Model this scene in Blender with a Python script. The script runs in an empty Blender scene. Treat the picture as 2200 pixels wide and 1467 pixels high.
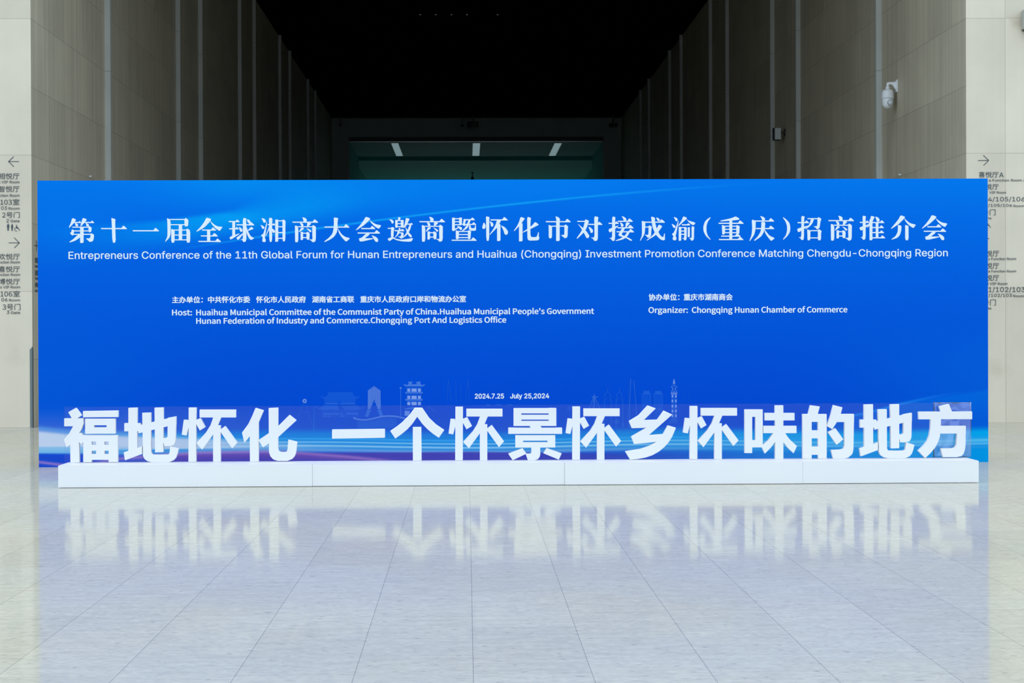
import bpy, bmesh, math, os
import numpy as np
from mathutils import Vector, Matrix
from mathutils.geometry import delaunay_2d_cdt

# ------------------------------------------------------------------ camera, world, exposure
sc = bpy.context.scene
W, H = 2200, 1467
FPX, YAW, PITCH, ROLL, CAMH = 4274.23, 0.02272, 0.00707, 0.00392, 1.44441
fwd = Vector((math.sin(YAW)*math.cos(PITCH), math.cos(YAW)*math.cos(PITCH), -math.sin(PITCH)))
rgt0 = Vector((math.cos(YAW), -math.sin(YAW), 0.0))
up0 = rgt0.cross(fwd)
rgt = math.cos(ROLL)*rgt0 - math.sin(ROLL)*up0
up = math.sin(ROLL)*rgt0 + math.cos(ROLL)*up0
CAM = Vector((0.0, 0.0, CAMH))
cam_d = bpy.data.cameras.new('camera')
cam_d.sensor_width = 36.0
cam_d.lens = FPX/W*36.0
cam_d.clip_end = 500
cam = bpy.data.objects.new('camera', cam_d)
sc.collection.objects.link(cam)
bk = -fwd
cam.matrix_world = Matrix(((rgt.x, up.x, bk.x, CAM.x), (rgt.y, up.y, bk.y, CAM.y), (rgt.z, up.z, bk.z, CAM.z), (0, 0, 0, 1)))
sc.camera = cam

world = bpy.data.worlds.new('overcast_daylight')
sc.world = world
world.use_nodes = True
wn = world.node_tree
bg = wn.nodes['Background']
bg.inputs['Strength'].default_value = 1.0
# overcast sky: brighter overhead than at the horizon
tcw = wn.nodes.new('ShaderNodeTexCoord'); spw = wn.nodes.new('ShaderNodeSeparateXYZ'); wn.links.new(tcw.outputs['Generated'], spw.inputs[0])
mrw = wn.nodes.new('ShaderNodeMapRange'); wn.links.new(spw.outputs['Z'], mrw.inputs['Value'])
mrw.inputs['From Min'].default_value = 0.0; mrw.inputs['From Max'].default_value = 1.0
mrw.inputs['To Min'].default_value = 0.82; mrw.inputs['To Max'].default_value = 1.52
mxw = wn.nodes.new('ShaderNodeVectorMath'); mxw.operation = 'SCALE'; mxw.inputs[0].default_value = (1.03, 1.24, 1.48)
wn.links.new(mrw.outputs[0], mxw.inputs['Scale']); wn.links.new(mxw.outputs[0], bg.inputs['Color'])
sc.view_settings.view_transform = 'Standard'
sc.view_settings.look = 'None'
sc.view_settings.exposure = 0.0
sc.view_settings.gamma = 1.0
sc.view_settings.use_curve_mapping = False

# ------------------------------------------------------------------ helpers
def ray(px, py):
    return (rgt*(px-W/2) - up*(py-H/2) + fwd*FPX)

def at(px, py, P0, n):
    """the point of a plane (point P0, normal n) seen at a photo pixel"""
    d = ray(px, py); n = Vector(n)
    t = (Vector(P0)-CAM).dot(n)/d.dot(n)
    return CAM + d*t

def obj(name, verts, faces, mat, parent=None, smooth=False):
    me = bpy.data.meshes.new(name)
    o = bpy.data.objects.new(name, me)
    org = Vector((0, 0, 0))
    p = parent
    while p is not None:
        org = org + p.location
        p = p.parent
    if parent is None and ORG[0] is not None:
        org = Vector(ORG[0]); o.location = org
    me.from_pydata([tuple(Vector(v)-org) for v in verts], [], [tuple(f) for f in faces])
    me.update()
    if mat is not None:
        me.materials.append(mat)
    if smooth:
        for f in me.polygons: f.use_smooth = True
    sc.collection.objects.link(o)
    if parent is not None:
        o.parent = parent
    return o
ORG = [None]

class MB:
    def __init__(s): s.v = []; s.f = []
    def add(s, vs, fs):
        b = len(s.v); s.v += [Vector(v) for v in vs]; s.f += [tuple(i+b for i in f) for f in fs]; return s
    def box(s, x0, x1, y0, y1, z0, z1):
        return s.add([(x0,y0,z0),(x1,y0,z0),(x1,y1,z0),(x0,y1,z0),(x0,y0,z1),(x1,y0,z1),(x1,y1,z1),(x0,y1,z1)],
                     [(0,3,2,1),(4,5,6,7),(0,1,5,4),(1,2,6,5),(2,3,7,6),(3,0,4,7)])
    def prism(s, pts, off):
        """pts: planar outline (3-D), off: extrusion vector"""
        n = len(pts); off = Vector(off)
        a = [Vector(p) for p in pts]; b = [p+off for p in a]
        fs = [tuple(range(n)), tuple(range(2*n-1, n-1, -1))]
        for i in range(n):
            j = (i+1) % n; fs.append((i, i+n, j+n, j))
        return s.add(a+b, fs)
    def lathe(s, prof, c, axis='z', n=28):
        """prof: (radius, height) from bottom to top around c"""
        vs = []; fs = []
        for r, h in prof:
            for k in range(n):
                a = 2*math.pi*k/n
                if axis == 'z': vs.append((c[0]+r*math.cos(a), c[1]+r*math.sin(a), c[2]+h))
                elif axis == 'x': vs.append((c[0]+h, c[1]+r*math.cos(a), c[2]+r*math.sin(a)))
                else: vs.append((c[0]+r*math.cos(a), c[1]+h, c[2]+r*math.sin(a)))
        m = len(prof)
        for i in range(m-1):
            for k in range(n):
                k2 = (k+1) % n
                fs.append((i*n+k, i*n+k2, (i+1)*n+k2, (i+1)*n+k))
        fs.append(tuple(range(n-1, -1, -1))); fs.append(tuple(range((m-1)*n, m*n)))
        return s.add(vs, fs)
    def tube(s, pts, r, n=12):
        pts = [Vector(p) for p in pts]; vs = []; fs = []
        for i, p in enumerate(pts):
            t = (pts[min(i+1, len(pts)-1)]-pts[max(i-1, 0)]).normalized()
            a = t.orthogonal() if i == 0 else (la - t*la.dot(t))
            a.normalize(); la = a.copy(); b = t.cross(a)
            rr = r[i] if isinstance(r, (list, tuple)) else r
            for k in range(n):
                g = 2*math.pi*k/n
                vs.append(p+a*(rr*math.cos(g))+b*(rr*math.sin(g)))
        for i in range(len(pts)-1):
            for k in range(n):
                k2 = (k+1) % n
                fs.append((i*n+k, i*n+k2, (i+1)*n+k2, (i+1)*n+k))
        fs.append(tuple(range(n-1, -1, -1))); fs.append(tuple(range((len(pts)-1)*n, len(pts)*n)))
        return s.add(vs, fs)
    def build(s, name, mat, parent=None, smooth=False):
        o = obj(name, s.v, s.f, mat, parent, smooth)
        bm = bmesh.new(); bm.from_mesh(o.data); bmesh.ops.recalc_face_normals(bm, faces=bm.faces); bm.to_mesh(o.data); bm.free()
        return o

def tag(o, label, cat, group=None):
    o['label'] = label; o['category'] = cat
    if group: o['group'] = group
    return o
def thing(name, loc, label, cat, group=None):
    e = bpy.data.objects.new(name, None); e.empty_display_size = 0.1
    sc.collection.objects.link(e); e.location = loc
    return tag(e, label, cat, group)
def struct(o):
    o['kind'] = 'structure'; return o
def bevel(o, w, seg=2):
    m = o.modifiers.new('bevel', 'BEVEL'); m.width = w; m.segments = seg; m.limit_method = 'ANGLE'; return o

def s2l(c):
    c = np.asarray(c, float)/255.0
    return np.where(c <= 0.04045, c/12.92, ((c+0.055)/1.055)**2.4)

# ------------------------------------------------------------------ materials
def new_mat(name):
    m = bpy.data.materials.new(name); m.use_nodes = True
    return m, m.node_tree, m.node_tree.nodes['Principled BSDF']
def plain(name, col, rough=0.5, metal=0.0, spec=0.5, emit=None):
    m, nt, b = new_mat(name)
    b.inputs['Base Color'].default_value = (*col, 1)
    b.inputs['Roughness'].default_value = rough
    b.inputs['Metallic'].default_value = metal
    b.inputs['Specular IOR Level'].default_value = spec
    # a little unevenness so that no surface is dead flat
    nz = nt.nodes.new('ShaderNodeTexNoise'); nz.inputs['Scale'].default_value = 9
    tc = nt.nodes.new('ShaderNodeTexCoord'); nt.links.new(tc.outputs['Object'], nz.inputs['Vector'])
    mr = nt.nodes.new('ShaderNodeMapRange'); mr.inputs['To Min'].default_value = max(0.02, rough-0.05); mr.inputs['To Max'].default_value = min(1, rough+0.05)
    nt.links.new(nz.outputs['Fac'], mr.inputs['Value']); nt.links.new(mr.outputs['Result'], b.inputs['Roughness'])
    if emit:
        b.inputs['Emission Color'].default_value = (*emit[0], 1); b.inputs['Emission Strength'].default_value = emit[1]
    return m

def math_node(nt, op, a, b=None, clamp=False):
    n = nt.nodes.new('ShaderNodeMath'); n.operation = op; n.use_clamp = clamp
    for i, v in enumerate((a, b)):
        if v is None: continue
        if isinstance(v, (int, float)): n.inputs[i].default_value = v
        else: nt.links.new(v, n.inputs[i])
    return n.outputs[0]
def mixrgb(nt, fac, a, b, blend='MIX'):
    n = nt.nodes.new('ShaderNodeMix'); n.data_type = 'RGBA'; n.blend_type = blend
    for sock, v in ((n.inputs[0], fac), (n.inputs[6], a), (n.inputs[7], b)):
        if isinstance(v, (int, float)): sock.default_value = v
        elif isinstance(v, tuple): sock.default_value = (*v, 1)
        else: nt.links.new(v, sock)
    return n.outputs[2]

def stone(name, col, u_axis, bw, bh, u_off=0.0, mortar=0.006, streak=0.25, stains=(), var=0.06, jdark=0.55, off=0.5):
    """stone cladding: slabs with thin joints, vertical sawn streaks, soft blotches, a few stains"""
    m, nt, b = new_mat(name)
    tc = nt.nodes.new('ShaderNodeTexCoord')
    sep = nt.nodes.new('ShaderNodeSeparateXYZ'); nt.links.new(tc.outputs['Object'], sep.inputs[0])
    comb = nt.nodes.new('ShaderNodeCombineXYZ')
    nt.links.new(math_node(nt, 'ADD', sep.outputs[u_axis], u_off), comb.inputs[0]); nt.links.new(sep.outputs['Z'], comb.inputs[1])
    br = nt.nodes.new('ShaderNodeTexBrick')
    nt.links.new(comb.outputs[0], br.inputs['Vector'])
    br.offset = off; br.inputs['Scale'].default_value = 1.0
    br.inputs['Brick Width'].default_value = bw; br.inputs['Row Height'].default_value = bh
    br.inputs['Mortar Size'].default_value = mortar; br.inputs['Mortar Smooth'].default_value = 0.1; br.inputs['Bias'].default_value = 0.0
    c = np.array(col)
    br.inputs['Color1'].default_value = (*(c*(1-var)), 1); br.inputs['Color2'].default_value = (*(c*(1+var)), 1)
    br.inputs['Mortar'].default_value = (*(c*jdark), 1)
    mp = nt.nodes.new('ShaderNodeMapping'); mp.inputs['Scale'].default_value = (9, 9, 0.12)
    nt.links.new(tc.outputs['Object'], mp.inputs['Vector'])
    nz = nt.nodes.new('ShaderNodeTexNoise'); nz.inputs['Scale'].default_value = 1.3; nz.inputs['Detail'].default_value = 5
    nt.links.new(mp.outputs[0], nz.inputs['Vector'])
    mr = nt.nodes.new('ShaderNodeMapRange'); mr.inputs['From Min'].default_value = .3; mr.inputs['From Max'].default_value = .7
    mr.inputs['To Min'].default_value = 1-streak; mr.inputs['To Max'].default_value = 1+streak*0.6
    nt.links.new(nz.outputs['Fac'], mr.inputs['Value'])
    nb = nt.nodes.new('ShaderNodeTexNoise'); nb.inputs['Scale'].default_value = 1.1; nb.inputs['Detail'].default_value = 4
    nt.links.new(tc.outputs['Object'], nb.inputs['Vector'])
    mb = nt.nodes.new('ShaderNodeMapRange'); mb.inputs['From Min'].default_value = .3; mb.inputs['From Max'].default_value = .7
    mb.inputs['To Min'].default_value = .94; mb.inputs['To Max'].default_value = 1.05
    nt.links.new(nb.outputs['Fac'], mb.inputs['Value'])
    k = math_node(nt, 'MULTIPLY', mr.outputs[0], mb.outputs[0])
    kc = nt.nodes.new('ShaderNodeCombineColor')
    for i in range(3): nt.links.new(k, kc.inputs[i])
    colr = mixrgb(nt, 1.0, br.outputs['Color'], kc.outputs[0], 'MULTIPLY')
    for (p, rad, scol, amt) in stains:
        vm = nt.nodes.new('ShaderNodeVectorMath'); vm.operation = 'DISTANCE'; vm.inputs[1].default_value = p
        nt.links.new(tc.outputs['Object'], vm.inputs[0])
        nn = nt.nodes.new('ShaderNodeTexNoise'); nn.inputs['Scale'].default_value = 6; nn.inputs['Detail'].default_value = 6
        nt.links.new(tc.outputs['Object'], nn.inputs['Vector'])
        d = math_node(nt, 'ADD', vm.outputs['Value'], math_node(nt, 'MULTIPLY', math_node(nt, 'SUBTRACT', nn.outputs['Fac'], .5), rad*2.2))
        r2 = nt.nodes.new('ShaderNodeMapRange'); r2.inputs['From Min'].default_value = 0; r2.inputs['From Max'].default_value = rad
        r2.inputs['To Min'].default_value = amt; r2.inputs['To Max'].default_value = 0
        nt.links.new(d, r2.inputs['Value'])
        colr = mixrgb(nt, r2.outputs[0], colr, tuple(scol))
    nt.links.new(colr, b.inputs['Base Color'])
    b.inputs['Roughness'].default_value = 0.55; b.inputs['Specular IOR Level'].default_value = 0.3
    return m

def floor_mat():
    m, nt, b = new_mat('polished_stone_tiles')
    tc = nt.nodes.new('ShaderNodeTexCoord')
    sep = nt.nodes.new('ShaderNodeSeparateXYZ'); nt.links.new(tc.outputs['Object'], sep.inputs[0])
    comb = nt.nodes.new('ShaderNodeCombineXYZ')
    nt.links.new(math_node(nt, 'ADD', sep.outputs['Y'], 60.35), comb.inputs[0])
    nt.links.new(math_node(nt, 'ADD', sep.outputs['X'], 80*0.49546-0.02142), comb.inputs[1])
    br = nt.nodes.new('ShaderNodeTexBrick'); nt.links.new(comb.outputs[0], br.inputs['Vector'])
    br.offset = 0.37; br.offset_frequency = 2
    br.inputs['Scale'].default_value = 1.0; br.inputs['Brick Width'].default_value = 1.28; br.inputs['Row Height'].default_value = 0.49546
    br.inputs['Mortar Size'].default_value = 0.0013; br.inputs['Mortar Smooth'].default_value = 0.2
    c = np.array(FLOOR_COL)
    br.inputs['Color1'].default_value = (*(c*0.965), 1); br.inputs["Color2"].default_value = (*(c*1.035), 1); br.inputs["Mortar"].default_value = (*(c*0.42), 1)
    def noise(scale, sx, sy, lo, hi, fmin=.3, fmax=.7, det=5):
        mp = nt.nodes.new('ShaderNodeMapping'); mp.inputs['Scale'].default_value = (sx, sy, 1)
        nt.links.new(tc.outputs['Object'], mp.inputs['Vector'])
        nz = nt.nodes.new('ShaderNodeTexNoise'); nz.inputs['Scale'].default_value = scale; nz.inputs['Detail'].default_value = det
        nt.links.new(mp.outputs[0], nz.inputs['Vector'])
        mr = nt.nodes.new('ShaderNodeMapRange'); mr.inputs['From Min'].default_value = fmin; mr.inputs['From Max'].default_value = fmax
        mr.inputs['To Min'].default_value = lo; mr.inputs['To Max'].default_value = hi
        nt.links.new(nz.outputs['Fac'], mr.inputs['Value']); return mr.outputs[0]
    k = math_node(nt, 'MULTIPLY', noise(6, 1.0, 2.2, .92, 1.07), noise(40, 0.6, 1.5, .88, 1.10))
    k = math_node(nt, 'MULTIPLY', k, noise(26, .7, 1.0, .72, 1.0, .27, .36, 2))
    kc = nt.nodes.new('ShaderNodeCombineColor')
    for i in range(3): nt.links.new(k, kc.inputs[i])
    colr = mixrgb(nt, 1.0, br.outputs['Color'], kc.outputs[0], 'MULTIPLY')
    # slow drift of the stone's own tint between warm buff and cool grey
    colr = mixrgb(nt, noise(0.55, .8, .5, 0.0, 0.55, .42, .62, 3), colr, mixrgb(nt, 1.0, colr, (1.06, 1.0, .84), 'MULTIPLY'))
    nt.links.new(colr, b.inputs['Base Color'])
    nt.links.new(noise(5, 1, 2, FLOOR_R[0], FLOOR_R[1]), b.inputs['Roughness'])
    b.inputs['IOR'].default_value = FLOOR_IOR
    # worn polish: part of the surface is dull stone
    df = nt.nodes.new('ShaderNodeBsdfDiffuse'); nt.links.new(colr, df.inputs['Color'])
    mx = nt.nodes.new('ShaderNodeMixShader'); mx.inputs[0].default_value = 0.37
    nt.links.new(b.outputs[0], mx.inputs[1]); nt.links.new(df.outputs[0], mx.inputs[2])
    nt.links.new(mx.outputs[0], nt.nodes['Material Output'].inputs['Surface'])
    return m
FLOOR_COL = (0.485, 0.452, 0.378); FLOOR_R = (0.05, 0.095); FLOOR_IOR = 1.165

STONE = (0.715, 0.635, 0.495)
YW = 29.366; XL = -6.378; XR = 7.417
NY = (0, 1, 0)
def wallp(px, py): return at(px, py, (0, YW, 0), NY)
st1 = wallp(2188, 46); st2 = wallp(2143, 795); st3 = wallp(35, 765)
M_front = stone('pale_stone_front', STONE, 'X', 1.5, 2.0, u_off=52.0, off=0.0, mortar=0.005, streak=0.018, jdark=0.72,
                stains=[(tuple(st1), 0.16, (0.50, 0.40, 0.27), .5), (tuple(st2), 0.2, (0.52, 0.45, 0.33), .35), (tuple(st3), 0.18, (0.52, 0.45, 0.33), .25)])
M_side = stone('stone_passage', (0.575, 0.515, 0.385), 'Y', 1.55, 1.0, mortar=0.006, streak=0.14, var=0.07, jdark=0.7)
M_pil = stone('grey_stone_fin', (0.50, 0.51, 0.47), 'X', 9.0, 2.0, u_off=40, mortar=0.006, streak=0.05)
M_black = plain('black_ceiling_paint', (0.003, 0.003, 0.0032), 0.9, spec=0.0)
M_top = plain('toned_down_plinth_top', (0.70, 0.665, 0.68), 0.5, spec=0.2)  # lilac plinth top, colour darkened to offset the stronger light from above
M_end = plain('end_wall_plaster', (0.40, 0.45, 0.41), 0.7, spec=0.2)
M_room = plain('green_back_room_paint', (0.10, 0.44, 0.41), 0.7, spec=0.1)
M_dark = plain('matt_black_metal', (0.012, 0.012, 0.014), 0.5)
M_white = plain('white_laminate', (0.86, 0.86, 0.85), 0.45, spec=0.3)
M_letter = plain('white_foam_face', (0.83, 0.825, 0.82), 0.6, spec=0.15)
M_ink = plain('grey_wall_lettering', (0.055, 0.075, 0.085), 0.5)
M_camw = plain('white_camera_plastic', (0.82, 0.84, 0.85), 0.35)
M_glassdark = plain('tinted_dome', (0.60, 0.64, 0.66), 0.12)
M_steel = plain('brushed_steel', (0.17, 0.205, 0.205), 0.45, metal=0.2)
M_greybox = plain('grey_painted_metal', (0.42, 0.43, 0.38), 0.5)
M_spk = plain('pale_speaker_grille', (0.55, 0.60, 0.58), 0.6)
M_lamp = plain('lamp_diffuser', (0.8, 0.8, 0.8), 0.4, emit=((0.55, 0.85, 0.92), 0.22))
M_down = plain('downlight_glow', (0.8, 0.8, 0.8), 0.4, emit=((0.9, 0.95, 1.0), 0.05))
M_floor = floor_mat()

# ------------------------------------------------------------------ the setting
YE = 94.9      # end wall of the passage
ZC = 11.43     # black ceiling of the passage
struct(obj('floor', [(-45,-30,0),(45,-30,0),(45,135,0),(-45,135,0)], [(0,1,2,3)], M_floor))
struct(MB().box(-22, XL-1.0, YW, YW+1.0, 0, 16).build('wall_front_left', M_front))
struct(MB().box(XR+1.0, 23, YW, YW+1.0, 0, 16).build('wall_front_right', M_front))
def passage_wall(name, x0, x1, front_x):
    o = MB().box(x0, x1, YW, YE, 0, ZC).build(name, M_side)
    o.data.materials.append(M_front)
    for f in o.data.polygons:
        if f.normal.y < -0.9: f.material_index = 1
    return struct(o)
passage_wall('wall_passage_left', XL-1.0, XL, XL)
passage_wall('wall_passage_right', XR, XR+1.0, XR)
o = MB().box(XL-1.0, XR+1.0, YW, YW+1.0, ZC, 16).build('wall_front_top', M_front); struct(o)
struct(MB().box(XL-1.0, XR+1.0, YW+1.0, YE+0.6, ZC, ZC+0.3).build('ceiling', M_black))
PR = 0.098
k = 0
for Y in (35.36, 43.99, 47.70, 55.96, 59.80, 67.97, 71.81, 79.97, 83.82):
    for (a, b) in ((XL, XL+PR), (XR-PR, XR)):
        k += 1
        struct(MB().box(a, b, Y, Y+0.14, 0, ZC).build('trim_%d' % k, M_pil))
# end of the passage: portal, black bar for a shadow gap, dim room beyond with lamps
def endp(px, py, Y=YE): return at(px, py, (0, Y, 0), NY)
px0, px1 = endp(749, 330).x, endp(1297, 330).x
zb1, zb0 = endp(1020, 294).z, endp(1020, 303).z
struct(MB().box(XL, px0, YE, YE+0.6, 0, ZC).build('wall_end_left', M_end))
struct(MB().box(px1, XR, YE, YE+0.6, 0, ZC).build('wall_end_right', M_end))
struct(MB().box(px0, px1, YE, YE+0.6, zb1, ZC).build('wall_end_top', M_end))
struct(MB().box(px0, px1, YE+0.02, YE+0.6, zb0, zb1).build('trim_30', M_dark))  # solid black bar puts the shade of the recessed gap into colour
ZR = zb0+0.02
Y2 = at(1020, 337, (0, 0, ZR), (0, 0, 1)).y
Y3 = 122.0
zbeam = at(1020, 345, (0, Y2, 0), NY).z
struct(MB().box(px0-.5, px1+.5, YE+0.6, Y2, ZR, ZR+0.3).build('ceiling_back_room', M_room))
struct(MB().box(px0-.5, px1+.5, Y2, Y2+0.3, zbeam, ZR+0.3).build('trim_31', M_room))
struct(MB().box(px0-.5, px1+.5, Y2+0.3, Y3, zbeam+0.02, zbeam+0.32).build('ceiling_back_room_lower', M_room))
xa, xb = at(774, 370, (0, Y2+6, 0), NY).x, at(1270, 370, (0, Y2+6, 0), NY).x
struct(MB().box(px0-1.0, px0-.02, YE+0.6, Y2, 0, ZR).build('wall_back_room_left', M_room))
struct(MB().box(px1+.02, px1+1.0, YE+0.6, Y2, 0, ZR).build('wall_back_room_right', M_room))
struct(MB().box(px0-1.0, xa, Y2+0.3, Y3, 0, zbeam).build('wall_far_left', M_room))
struct(MB().box(xb, px1+1.0, Y2+0.3, Y3, 0, zbeam).build('wall_far_right', M_room))
struct(MB().box(px0-1.0, px1+1.0, Y3, Y3+0.4, 4.6, zbeam+0.3).build('wall_far_end', M_room))

# ------------------------------------------------------------------ backdrop banner
BY, BROT = 20.937, 0.00056
BX0, BX1, BH = -4.486, 5.517, 3.0
def by(x): return BY + BROT*x
BN = Vector((-BROT, 1, 0)).normalized()
BP = Vector((0, BY, 0))
PT = 0.0015
def bp(px, py, off=PT):
    return at(px, py, BP, BN) - BN*off
ban = thing('backdrop_banner', (0.5, by(0.5), 0), 'wide blue printed backdrop board with white conference title, standing behind the white slogan', 'banner')

def sstep(a, b, x):
    t = np.clip((x-a)/(b-a), 0, 1); return t*t*(3-2*t)
def gs(x, c, w): return np.exp(-((x-c)/w)**2)
STREAK = np.polyfit([300,420,560,700,860,1000,1150,1300,1500,1650,2125], [549,527,507,487,468,449,432,418,402,394,378], 3)
def art(x, y):
    """printed artwork of the board as a colour over photo-like coordinates (numpy arrays)"""
    ks_y = np.array([387, 420, 470, 550, 650, 760, 860, 930, 1003.])
    ks = np.array([[0,124,240],[0,120,238],[0,112,234],[0,104,229],[0,95,224],[0,86,220],[0,80,217],[0,84,220],[10,72,212]], float)
    c = np.stack([np.interp(y, ks_y, ks[:, i]) for i in range(3)], -1)
    def mix(c, a, col):
        a = np.clip(a, 0, 1)[..., None]; return c*(1-a)+np.array(col, float)*a
    # left and right edges a little lighter towards cyan
    c = mix(c, .35*gs(x, 2125, 260)*sstep(640, 800, y), (0,120,228))
    c = mix(c, .30*gs(x, 80, 260)*sstep(600, 800, y), (0,115,228))
    # the bright wedge at the upper left, bounded below by the thin streak
    ys = np.polyval(STREAK, x)
    yt = np.interp(x, [80,180,330,500,580,650,900], [492,480,471,449,425,392,330])
    wedge = sstep(yt-3-40*sstep(470,640,x), yt+11+70*sstep(470,640,x), y)*(1-sstep(ys-55, ys+6, y))*gs(x, 520, 260)
    c = mix(c, .95*wedge, (0,166,248))
    c = mix(c, .55*gs(x, 520, 170)*(1-sstep(387, 470, y)), (0,160,246))
    c = mix(c, .30*gs(x, 130, 120)*gs(y, 480, 40), (0,140,244))
    st = gs(y, ys, 2.1)*sstep(330, 620, x)*(1-sstep(1100, 1700, x))
    c = mix(c, .85*st, (20,180,252))
    c = mix(c, .25*sstep(ys, ys+5, y)*(1-sstep(ys+5, ys+70, y))*(1-sstep(500, 1200, x)), (0,98,232))
    # lower right rising streak
    y2 = np.interp(x, [1500,1650,1720,1800,1870,1930,2000,2060,2125], [980,935,914,899,884,868,853,842,832])
    c = mix(c, .7*gs(y, y2, 3.0)*sstep(1640, 1800, x)*(1-sstep(1900, 2080, x)), (40,160,248))
    c = mix(c, .35*sstep(y2, y2+8, y)*(1-sstep(y2+8, y2+90, y))*sstep(1600, 1800, x), (0,130,235))
    # haze above the light bands
    c = mix(c, .5*sstep(868, 925, y)*(1-sstep(200, 760, x)), (105,120,222))
    c = mix(c, .22*sstep(862, 935, y)*(1-sstep(1100, 1700, x)), (70,105,220))
    c = mix(c, .35*sstep(ys+2, ys-4, y)*sstep(760, 900, x)*(1-sstep(1150, 1500, x))*(1-sstep(387, 470, y)*.3), (0,140,246))
    # horizontal bands of light
    w = 940 + 3*np.sin(x/130.) - .004*(x-600)
    L = 1-sstep(150, 900, x); R = sstep(1100, 2000, x); Mid = np.clip(1-L-R, 0, 1)
    c = mix(c, (.85+.1*R)*sstep(w-22, w-2, y)*(1-sstep(w+26, w+36, y)), (0,150,236))
    for dy, wd, a, col in ((5,2.4,.75,(70,190,250)),(12,2.0,.95,(140,218,252)),(20,2.6,.95,(160,224,253)),(29,4.5,.75,(140,190,240))):
        c = mix(c, a*(Mid+.7*L+.6*R)*gs(y, w+dy, wd), col)
    c = mix(c, R*gs(y, w+13, 5.5)*.75, (105,208,250))
    c = mix(c, R*sstep(w+22, w+34, y), (0,160,238))
    c = mix(c, R*gs(y, w-2, 9)*.8, (0,182,245))
    # pale sheet and cyan ribbon on the left
    yl = np.interp(x, [80,140,300,420,640,900], [925,931,937,941,952,966])
    c = mix(c, .95*sstep(yl-8, yl+6, y)*(1-sstep(960, 968, y))*(1-sstep(330, 820, x)), (212,226,246))
    c = mix(c, .5*gs(y, yl-6, 5)*(1-sstep(200, 600, x)), (120,195,240))
    c = mix(c, .9*sstep(957, 961, y)*(1-sstep(970, 974, y))*(1-sstep(150, 330, x)), (140,202,242))
    # blue / violet foot
    yf = np.interp(x, [80,300,640,1000,1300], [972,974,970,968,972])
    c = mix(c, .9*sstep(yf, yf+4, y)*(1-sstep(170, 330, x)), (22,76,214))
    c = mix(c, .85*sstep(yf, yf+5, y)*sstep(220, 420, x)*(1-sstep(1050, 1500, x)), (84,62,182))
    c = mix(c, .55*sstep(yf, yf+5, y)*gs(x, 1150, 260), (56,70,196))
    yp = np.interp(x, [80,120,160,250,420,560,640,740,850], [992,997,1001,985,972,970,973,981,992])
    c = mix(c, .75*gs(y, yp, 3.5)*(1-sstep(780, 930, x)), (186,140,212))
    c = mix(c, .4*gs(y, yp+5, 7)*sstep(300, 420, x)*(1-sstep(700, 900, x)), (150,92,186))
    return c

ART_GAIN = np.array([1.02, 0.90, 0.845])
def artlin(x, y):
    return np.clip(s2l(art(x, y))*ART_GAIN, 0, .97)

def colour_mat(name, attr, rough):
    m, nt, b = new_mat(name)
    a = nt.nodes.new('ShaderNodeVertexColor'); a.layer_name = attr
    nt.links.new(a.outputs['Color'], b.inputs['Base Color'])
    b.inputs['Roughness'].default_value = rough; b.inputs['Specular IOR Level'].default_value = 0.03
    # faint weave of the printed cloth
    tc = nt.nodes.new('ShaderNodeTexCoord'); nz = nt.nodes.new('ShaderNodeTexNoise'); nz.inputs['Scale'].default_value = 60
    nt.links.new(tc.outputs['Object'], nz.inputs['Vector'])
    bu = nt.nodes.new('ShaderNodeBump'); bu.inputs['Strength'].default_value = 0.03; bu.inputs['Distance'].default_value = 0.01
    nt.links.new(nz.outputs['Fac'], bu.inputs['Height']); nt.links.new(bu.outputs[0], b.inputs['Normal'])
    return m
M_print = colour_mat('printed_banner_cloth', 'print', 0.75)

us = np.linspace(0, 1, 511)
vs_ = (np.concatenate([np.linspace(387, 600, 170)[:-1], np.linspace(600, 830, 40)[:-1], np.linspace(830, 1003, 165)])-387)/616.0
nu, nv = len(us)-1, len(vs_)-1
vv, ff = [], []
for v in vs_:
    for u in us:
        X = BX0+(BX1-BX0)*u; vv.append((X, by(X), BH*(1-v)))
for j in range(nv):
    for i in range(nu):
        a = j*(nu+1)+i; ff.append((a, a+nu+1, a+nu+2, a+1))
panel = obj('printed_panel', vv, ff, M_print, ban)
ca = panel.data.color_attributes.new('print', 'FLOAT_COLOR', 'POINT')
U, V = np.meshgrid(us, vs_)
col = artlin(80+2042*U, 387-3*U+V*(616-8*U)).reshape(-1, 3)
ca.data.foreach_set('color', np.concatenate([col, np.ones((len(col), 1))], 1).astype(np.float32).ravel())
# board behind the print, with edge strips
m = MB()
m.box(BX0, BX1, BY+0.004, BY+0.07, 0, BH)
m.build('board', plain('board_edge', (0.30, 0.36, 0.62), 0.6), ban)
for x in (BX0+0.6, 0.5, BX1-0.7):
    m = MB()
    m.box(x-.03, x+.03, BY+0.07, BY+0.13, 0, BH-.1)
    m.prism([(x-.03, BY+.13, 2.0), (x-.03, BY+.13, 1.9), (x-.03, BY+1.1, 0.0), (x-.03, BY+1.2, 0.0)], (.06, 0, 0))
    m.build('support_strut', M_steel, ban)

M_text = plain('white_print', (0.80, 0.86, 0.90), 0.7, spec=0.12)

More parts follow.
